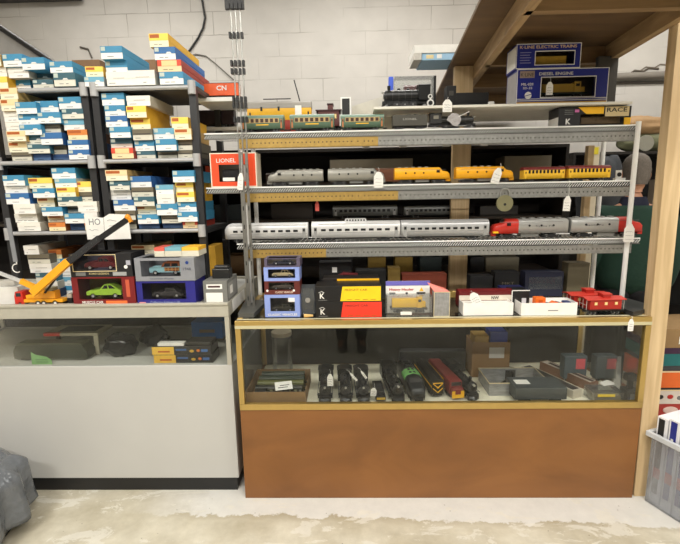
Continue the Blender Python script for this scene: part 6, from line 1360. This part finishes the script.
def person(label, loc, yaw, H=1.78, bulk=1., jacket=JGR, trousers=TRS, cap=None, arms='down', headyaw=0, with_head=True, hair=HAIR):
    t = thing('person', label, 'person', loc, yaw); s = H/1.78
    V = lambda x, y, z: Vector((x, y, z))*s
    # the body: one continuous figure in skin colour, dressed by clothes that follow it (faces -y)
    if arms == 'down': el = [(.235, .03, 1.13), (-.235, .03, 1.13)]; wr = [(.25, -.08, .90), (-.25, -.08, .90)]
    elif arms == 'work': el = [(.29, -.02, 1.16), (-.29, -.02, 1.16)]; wr = [(.24, -.26, 1.12), (-.20, -.27, 1.10)]
    else: el = [(.25, -.04, 1.16), (-.25, -.04, 1.16)]; wr = [(.10, -.24, 1.37), (-.10, -.24, 1.37)]
    P = [V(0, 0, .95), V(0, 0, 1.1), V(0, .01, 1.25), V(0, .01, 1.40), V(0, .0, 1.50), V(0, -.01, 1.60), V(.18, .01, 1.42), V(-.18, .01, 1.42), V(*el[0]), V(*el[1]), V(*wr[0]), V(*wr[1]),
         V(.095, 0, .90), V(-.095, 0, .90), V(.10, -.01, .50), V(-.10, -.01, .50), V(.10, .02, .09), V(-.10, .02, .09), V(.115, -.12, .045), V(-.115, -.12, .045)]
    E_ = [(0, 1), (1, 2), (2, 3), (3, 4), (4, 5), (3, 6), (3, 7), (6, 8), (7, 9), (8, 10), (9, 11), (0, 12), (0, 13), (12, 14), (13, 15), (14, 16), (15, 17), (16, 18), (17, 19)]
    R1 = [(.12, .085), (.125, .085), (.15, .10), (.15, .095), .055, .05, .06, .06, .043, .043, .028, .028, .07, .07, .05, .05, .036, .036, .03, .03]
    body = skin_chain(P, E_, [(a*s if not isinstance(a, tuple) else (a[0]*s, a[1]*s)) for a in R1], SKIN, 'body', t)
    # jacket
    Pj = [V(0, 0, .86)]+P[1:4]+[V(0, .0, 1.47)]+P[6:10]+[P[8].lerp(P[10], .93), P[9].lerp(P[11], .93)]
    Ej = [(0, 1), (1, 2), (2, 3), (3, 4), (3, 5), (3, 6), (5, 7), (6, 8), (7, 9), (8, 10)]
    Rj = [(a*bulk, c*bulk) for a, c in ((.20, .15), (.19, .14), (.20, .135), (.185, .125), (.085, .085), (.09, .09), (.09, .09), (.066, .066), (.066, .066), (.047, .047), (.047, .047))]
    skin_chain(Pj, Ej, [(a*s if not isinstance(a, tuple) else (a[0]*s, a[1]*s)) for a in Rj], jacket, 'jacket', t)
    b = B(); b.loft([[V(rx*cos(a), cy+ry*sin(a), z) for a in [2*pi*k/20 for k in range(20)]] for z, rx, ry, cy in ((1.45, .12, .10, .0), (1.50, .088, .085, .0), (1.545, .072, .075, .0))], NVY); b.build('collar', t)
    for sg in (0, 1):
        pts = [P[12+sg]+V(0, 0, .02), P[14+sg], P[16+sg]+V(0, 0, -.02)]
        skin_chain([P[0]]+pts, [(0, 1), (1, 2), (2, 3)], [(.175*s, .14*s), .115*s, .085*s, .07*s], trousers, 'trouser_leg', t)
        q = P[16+sg]; b = B()
        b.loft([[Vector((q.x+rx*cos(a)*s, q.y+(cy+ry*sin(a))*s, z*s)) for a in [2*pi*k/16 for k in range(16)]] for z, rx, ry, cy in ((.001, .046, .135, -.065), (.03, .05, .14, -.065), (.06, .046, .115, -.045), (.09, .044, .06, .0), (.12, .044, .05, .005))], SHOE); b.build('shoe', t)
    for sg in (0, 1):
        d = (P[10+sg]-P[8+sg]).normalized(); hand(t, P[10+sg], d, Vector((0, 0, 1)) if arms != 'down' else Vector((1 if sg == 0 else -1, 0, 0)), s, .35)
    if with_head: head_mesh(t, V(0, -.015, 1.70), s, hair, cap, headyaw)
    return t
PX_, PZ_ = U(637, 165, 2.98)
person('person in a dark green jacket and navy collar seen from behind the rack', (PX_, 2.98, 0), pi-.25, H=(PZ_-.05)/1.70*1.78, bulk=1.2, cap=None, arms='down')
person('person in dark trousers and shoes taking the picture, mirrored in the showcase glass', (0.0, -.17, 0), pi, H=1.72, jacket=mat((40, 42, 48), .85), arms='phone', hair=mat((60, 48, 40), .8))
# ------------------------------------------------------------------ things behind the person, right
YS = 3.62
x0, _ = U(574, 150, YS); zsh = U(650, 151, YS)[1]
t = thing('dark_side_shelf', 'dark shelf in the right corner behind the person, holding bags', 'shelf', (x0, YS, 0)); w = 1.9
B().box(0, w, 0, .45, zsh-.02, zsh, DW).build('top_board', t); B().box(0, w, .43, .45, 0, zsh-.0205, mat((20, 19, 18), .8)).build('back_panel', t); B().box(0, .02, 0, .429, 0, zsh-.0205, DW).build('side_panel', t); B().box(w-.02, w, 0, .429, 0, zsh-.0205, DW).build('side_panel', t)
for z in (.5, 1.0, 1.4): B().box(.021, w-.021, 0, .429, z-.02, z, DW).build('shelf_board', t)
OLV = mat((96, 98, 72), .8, bump=.3); BRF = mat((150, 120, 84), .85, name='brown_canvas', bump=.5); SLA = mat((58, 62, 68), .7, bump=.3)
lump('brown_canvas_roll', 'crumpled brown canvas roll on top of the corner shelf', 'cloth', (U(645, 125, YS+.15)[0], YS+.2, zsh+.15+.05), .13, (2.6, 1, .62), BRF, 12)
x_, z_ = U(660, 145, YS+.02); DUF = lump('olive_duffel_bag', 'olive duffel bag with white label lying on the corner shelf', 'bag', (x_, YS+.14, zsh+.066), .085, (3.0, 1.2, .95), OLV, 21, amp=.12)
x_, z_ = U(648, 145, YS-.02); b = B(); b.cyl((x_, YS+.004, zsh+.0605), (x_, YS+.014, zsh+.0605), .060, mat((150, 148, 136), .5), n=20); tag(b.build('grey_round_lid'), 'grey round lid leaning against the olive duffel bag', 'lid')
x_, z_ = U(667, 145, YS-.0); B().cb(x_, YS+.018, zsh+.05, .07, .004, .045, PAPER).build('white_label', DUF)
x_, z_ = U(604, 168, 3.45); lump('slate_coat', 'slate grey coat bundled left of the person behind the white post', 'coat', (x_+.02, 3.50, 1.47), .14, (1.3, .55, 2.4), SLA, 31)
tag(B().box(x_-.22, x_+.2, 3.42, 3.60, 0, 1.18, DW).build('dark_crate'), 'tall dark crate below the bundled slate coat', 'crate')
x_, z_ = U(668, 165, YS); t, w = panel_box('striped_carton', 'white carton with red stripes on the shelf by the pine post', x_-.06, x_+.08, YS-.06+.07, 1.4005, .22, .1, mat((196, 180, 160), .5)); B().box(-w*.3, -w*.22, -.001, -.0001, .01, .2, RED).box(w*.0, w*.08, -.001, -.0001, .01, .2, RED).build('red_stripe', t)
# ------------------------------------------------------------------ goods right of the pine post
def gbox(name, label, pL, pR, pb, pt, Y, d, m, cat='box', z=None, rz=0):
    z0 = U(pL, pb, Y)[1] if z is None else z; x0 = U(pL, pb, Y)[0]; x1 = U(pR, pb, Y)[0]; h = U((pL+pR)/2, pt, Y)[1]-z0
    return panel_box(name, label, x0, x1, Y, z0, h, d, m, rz)[0], x1-x0, h, z0
GY = 2.42
GX = U(655, 400, GY)[0]; gx_r = GX+.42
gx_l = U(653.5, 400, GY)[0]
zb_ = U(668, 428, GY)[1]
t = thing('dark_bench', 'low dark bench under the boxes right of the pine post', 'bench', (gx_l, GY, 0)); B().box(0, .5, 0, .42, zb_-.03, zb_, DW).build('seat_board', t)
for (a_, c_) in ((0, 0), (.46, 0), (0, .38), (.46, .38)): B().box(a_, a_+.04, c_, c_+.04, 0, zb_-.0305, DW).build('leg', t)
z = zb_+.0005
def row(pt, m, name, label, dx=0, W_=.46, d=.30, dy=0):
    global z
    zt_ = U(668, pt, GY)[1]; h = zt_-z-.001; t, w = panel_box(name, label, gx_l+dx, gx_l+dx+W_, GY+dy, z, h, d, m); z = zt_; return t, w, h
t, w, h = row(416, mat((150, 44, 38), .5), 'red_train_carton', 'dark red carton at the bottom of the pile right of the pine post'); B().box(-w*.45, -w*.38, -.001, -.0001, h*.2, h*.8, PAPER).build('white_label', t)
t, w, h = row(404, mat((176, 52, 44), .5), 'red_train_carton', 'red carton with a pale oval in the pile right of the pine post'); B().ball((-w*.28, -.0002, h*.5), h*.3, mat((230, 200, 190), .5), n=12, sc=(2.0, .05, 1)).build('pale_oval', t)
t, w, h = row(391, mat((224, 212, 200), .5), 'white_printed_carton', 'white carton with black and red print under the orange carton'); 
b = B(); r = random.Random(6)
for k in range(5): b.ball((-w*.42+k*w*.12, -.0002, h*r.uniform(.35, .6)), h*.18, [DRK, RED, GREY][k % 3], n=8, sc=(1.3, .05, 1))
b.build('printed_art', t)
t, w, h = row(371, mat((238, 110, 40), .5), 'orange_carton', 'orange carton with cream borders in the pile right of the post'); edge_trim(t, w, h, mat((236, 214, 170), .5), .008); B().box(-w/2+.008, w/2-.008, -.001, -.0001, .008, .02, DRK).build('black_line', t)
t, w, h = row(366, mat((60, 62, 64), .5), 'grey_flat_carton', 'thin grey carton lying on the orange carton', dx=.01); t, w, h = row(354, mat((30, 110, 110), .6), 'teal_carton', 'teal box between the grey and brown cartons')
t, w, h = row(348, mat((60, 30, 60), .6), 'plum_carton', 'dark plum box under the brown cardboard box', dx=.0); t, w, h = row(329, mat((150, 120, 80), .8), 'brown_cardboard_box', 'brown cardboard box on top of the pile right of the pine post', dx=.02); B().box(-w*.32, -w*.1, -.001, -.0001, h*.2, h*.6, PAPER).build('white_label', t)
# bin with blue and white boxes in front
bx0, by0 = G(645, 499, 0); bx1, by1 = G(681, 522, 0); dirv = Vector((bx1-bx0, by1-by0, 0)); ang = math.atan2(dirv.y, dirv.x); Lb = dirv.length+.18
bx0 -= .035
t = thing('storage_bin', 'translucent plastic storage bin full of blue and white boxes on the floor', 'bin', (bx0, by0, 0), ang)
hb = .375; D_ = .36; b = B()
def tb(bb, x0, x1, y0, y1, z0, z1, m): bb.box(x0, x1, y0, y1, z0, z1, m)
b.box(0.02, Lb-.02, .02, .024, .004, hb, BINP).box(.02, Lb-.02, D_-.024, D_-.02, .004, hb, BINP).box(.02, .024, .024, D_-.024, .004, hb, BINP).box(Lb-.024, Lb-.02, .024, D_-.024, .004, hb, BINP).box(.02, Lb-.02, .02, D_-.02, .0, .004, BINP); b.build('tub', t)
b = B(); RM = mat((200, 204, 208), .4); b.box(0, Lb, 0, .018, hb-.02, hb+.006, RM).box(0, Lb, D_-.018, D_, hb-.02, hb+.006, RM).box(0, .018, .018, D_-.018, hb-.02, hb+.006, RM).box(Lb-.018, Lb, .018, D_-.018, hb-.02, hb+.006, RM); b.build('rim', t, bev=.003)
Mb = T(bx0, by0, 0) @ Rz(ang)
for k in range(7):
    xx = .03+k*.056
    if xx+.05 > Lb-.03: break
    p_ = Mb @ Vector((xx+.026, .03, .006)); hh = .485-.012*abs(k-2)
    bt = thing('blue_white_box', 'upright box with a blue stripe in the storage bin, %s from the pine post' % ['first', 'second', 'third', 'fourth', 'fifth', 'sixth', 'seventh'][k], 'box', tuple(p_), ang, 'boxes standing in the storage bin')
    B().box(-.025, .025, 0, .28, 0, hh, mat((232, 232, 236), .5)).build('carton', bt)
    B().box(-.018, .010, -.001, -.0001, hh*.12, hh-.008, KBL if k else BLACK).box(-.018, .014, -.0016, -.0011, hh*.30, hh*.42, RED).box(-.012, .0, -.0016, -.0011, hh*.74, hh*.80, PAPER).build('blue_stripe', bt)
# grey plastic sheet, lower left
gx0, gy0 = G(4, 500, 0)
SHEET = mat((112, 116, 122), .2, .3, 'grey_plastic_sheet', bump=.8, scale=30, var=.12)
gx1 = U(22, 460, 1.83)[0]-.10
t = thing('black_drum', 'low black drum under the grey plastic sheet at the left edge', 'drum', (gx1-.22, 1.80, 0)); B().cyl((0, 0, 0), (0, 0, .12), .20, BLACK, n=28).build('body', t)
b = B(); secs = []
from mathutils import noise
for i in range(22):
    u = i/21; ring = []
    for k in range(90):
        a = 2*pi*k/90; fold = .026*u*sin(a*9+1.2*sin(a*2))+.012*noise.noise(Vector((cos(a)*3, sin(a)*3, u*2)))
        rr = (.03+.245*min(1, u*1.9))+fold+(.02*max(0, u-.5)); zz = .34*(1-max(0, (u-.42)/.58)**1.0*.72)-.03*u+.02*noise.noise(Vector((cos(a)*3, sin(a)*3, 5*u)))
        ring.append(Vector((rr*cos(a), rr*sin(a), max(.13 if u < .5 else .07, zz))))
    secs.append(ring)
b.loft(secs, SHEET, smooth=True, caps=False); o = b.build('grey_plastic_sheet', None, (gx1-.22, 1.80, 0)); q = o.modifiers.new('t', 'SOLIDIFY'); q.thickness = .002
tag(o, 'crumpled grey plastic sheet draped low at the left edge of the floor', 'plastic sheet')
tag(B().cyl((gx1-.22, 1.80, .1205), (gx1-.22, 1.80, .29), .15, mat((60, 62, 64), .6), n=24).build('grey_bucket'), 'dark bucket hidden under the grey plastic sheet', 'bucket')
# ------------------------------------------------------------------ cables on the wall
def wcable(pts, r_, m, nm, lb, Y=WALLY-.012):
    q = [U(px, py, Y) for px, py in pts]; tag(B().tube([(x, Y, z) for x, z in q], r_, m, 6).build(nm), lb, 'cable')
wcable([(201, -6), (203, 6), (205, 18), (203, 28), (198, 38), (190, 50), (184, 56), (178, 75)], .010, BLACK, 'black_cable', 'thick black cable hanging down the block wall above the right rack')
wcable([(186, 57), (196, 54), (206, 56), (216, 64), (226, 73), (234, 80)], .005, mat((110, 106, 100), .6), 'grey_cable', 'thin grey cable curving across the wall toward the standard')
x0, z0 = U(-8, 22, 3.3); x1, z1 = U(52, 62, 3.3)
b = B(); b.tube([(x0, 3.3, z0), (x1, 3.3, z1), (x1+.12, 3.32, z1-.12)], .020, BLACK, 8); tag(b.build('black_strap'), 'black strap edge running down to the kit boxes at the upper left', 'strap')
b = B(); b.add([Vector(v) for v in ((x0, 3.345, z0-.02), (x1, 3.345, z1-.02), (x1, 3.36, z1-.25), (x0-.2, 3.36, z1-.25))], [(0, 1, 2, 3)], mat((170, 168, 166), .4)); o = b.build('grey_tarp'); q = o.modifiers.new('t', 'SOLIDIFY'); q.thickness = .004; tag(o, 'grey sheet hanging below the black strap at the upper left', 'sheet')
x0, z0 = U(-10, 6, 4.40); x1, z1 = U(46, -2, 4.40)
b = B(); b.box(x0, x1+.3, 4.38, 4.46, z1-.01, z1+.05, BLACK); tag(b.build('black_track'), 'black track rail high on the block wall at the upper left corner', 'rail')
b = B(); xk_, zk_ = U(97, 53, WALLY-.01); b.tube([(U(80, 47, WALLY-.01)[0], WALLY-.01, U(80, 47, WALLY-.01)[1]), (U(88, 49, WALLY-.01)[0], WALLY-.01, U(88, 49, WALLY-.01)[1]), (U(92, 58, WALLY-.01)[0], WALLY-.01, U(92, 58, WALLY-.01)[1])], .008, mat((90, 84, 76), .8), 5)
struct(b.build('trim_3'))
b = B(); a_ = U(35, 60, 4.3); c_ = U(100, 60, 4.3)
for (p0, p1, lb) in ((72, 100, 'left'), (128, 156, 'right')):
    x0, z0 = U(p0, 66, 4.2); x1, _ = U(p1, 66, 4.2)
    tag(B().box(x0, x1, 4.2, 4.45, z0-.10, z0+.05, mat((120, 92, 66), .8)).build('wall_timber', bev=.004), 'brown timber length on the wall behind the kit boxes, %s one' % lb, 'timber')
SC.render.film_transparent = False
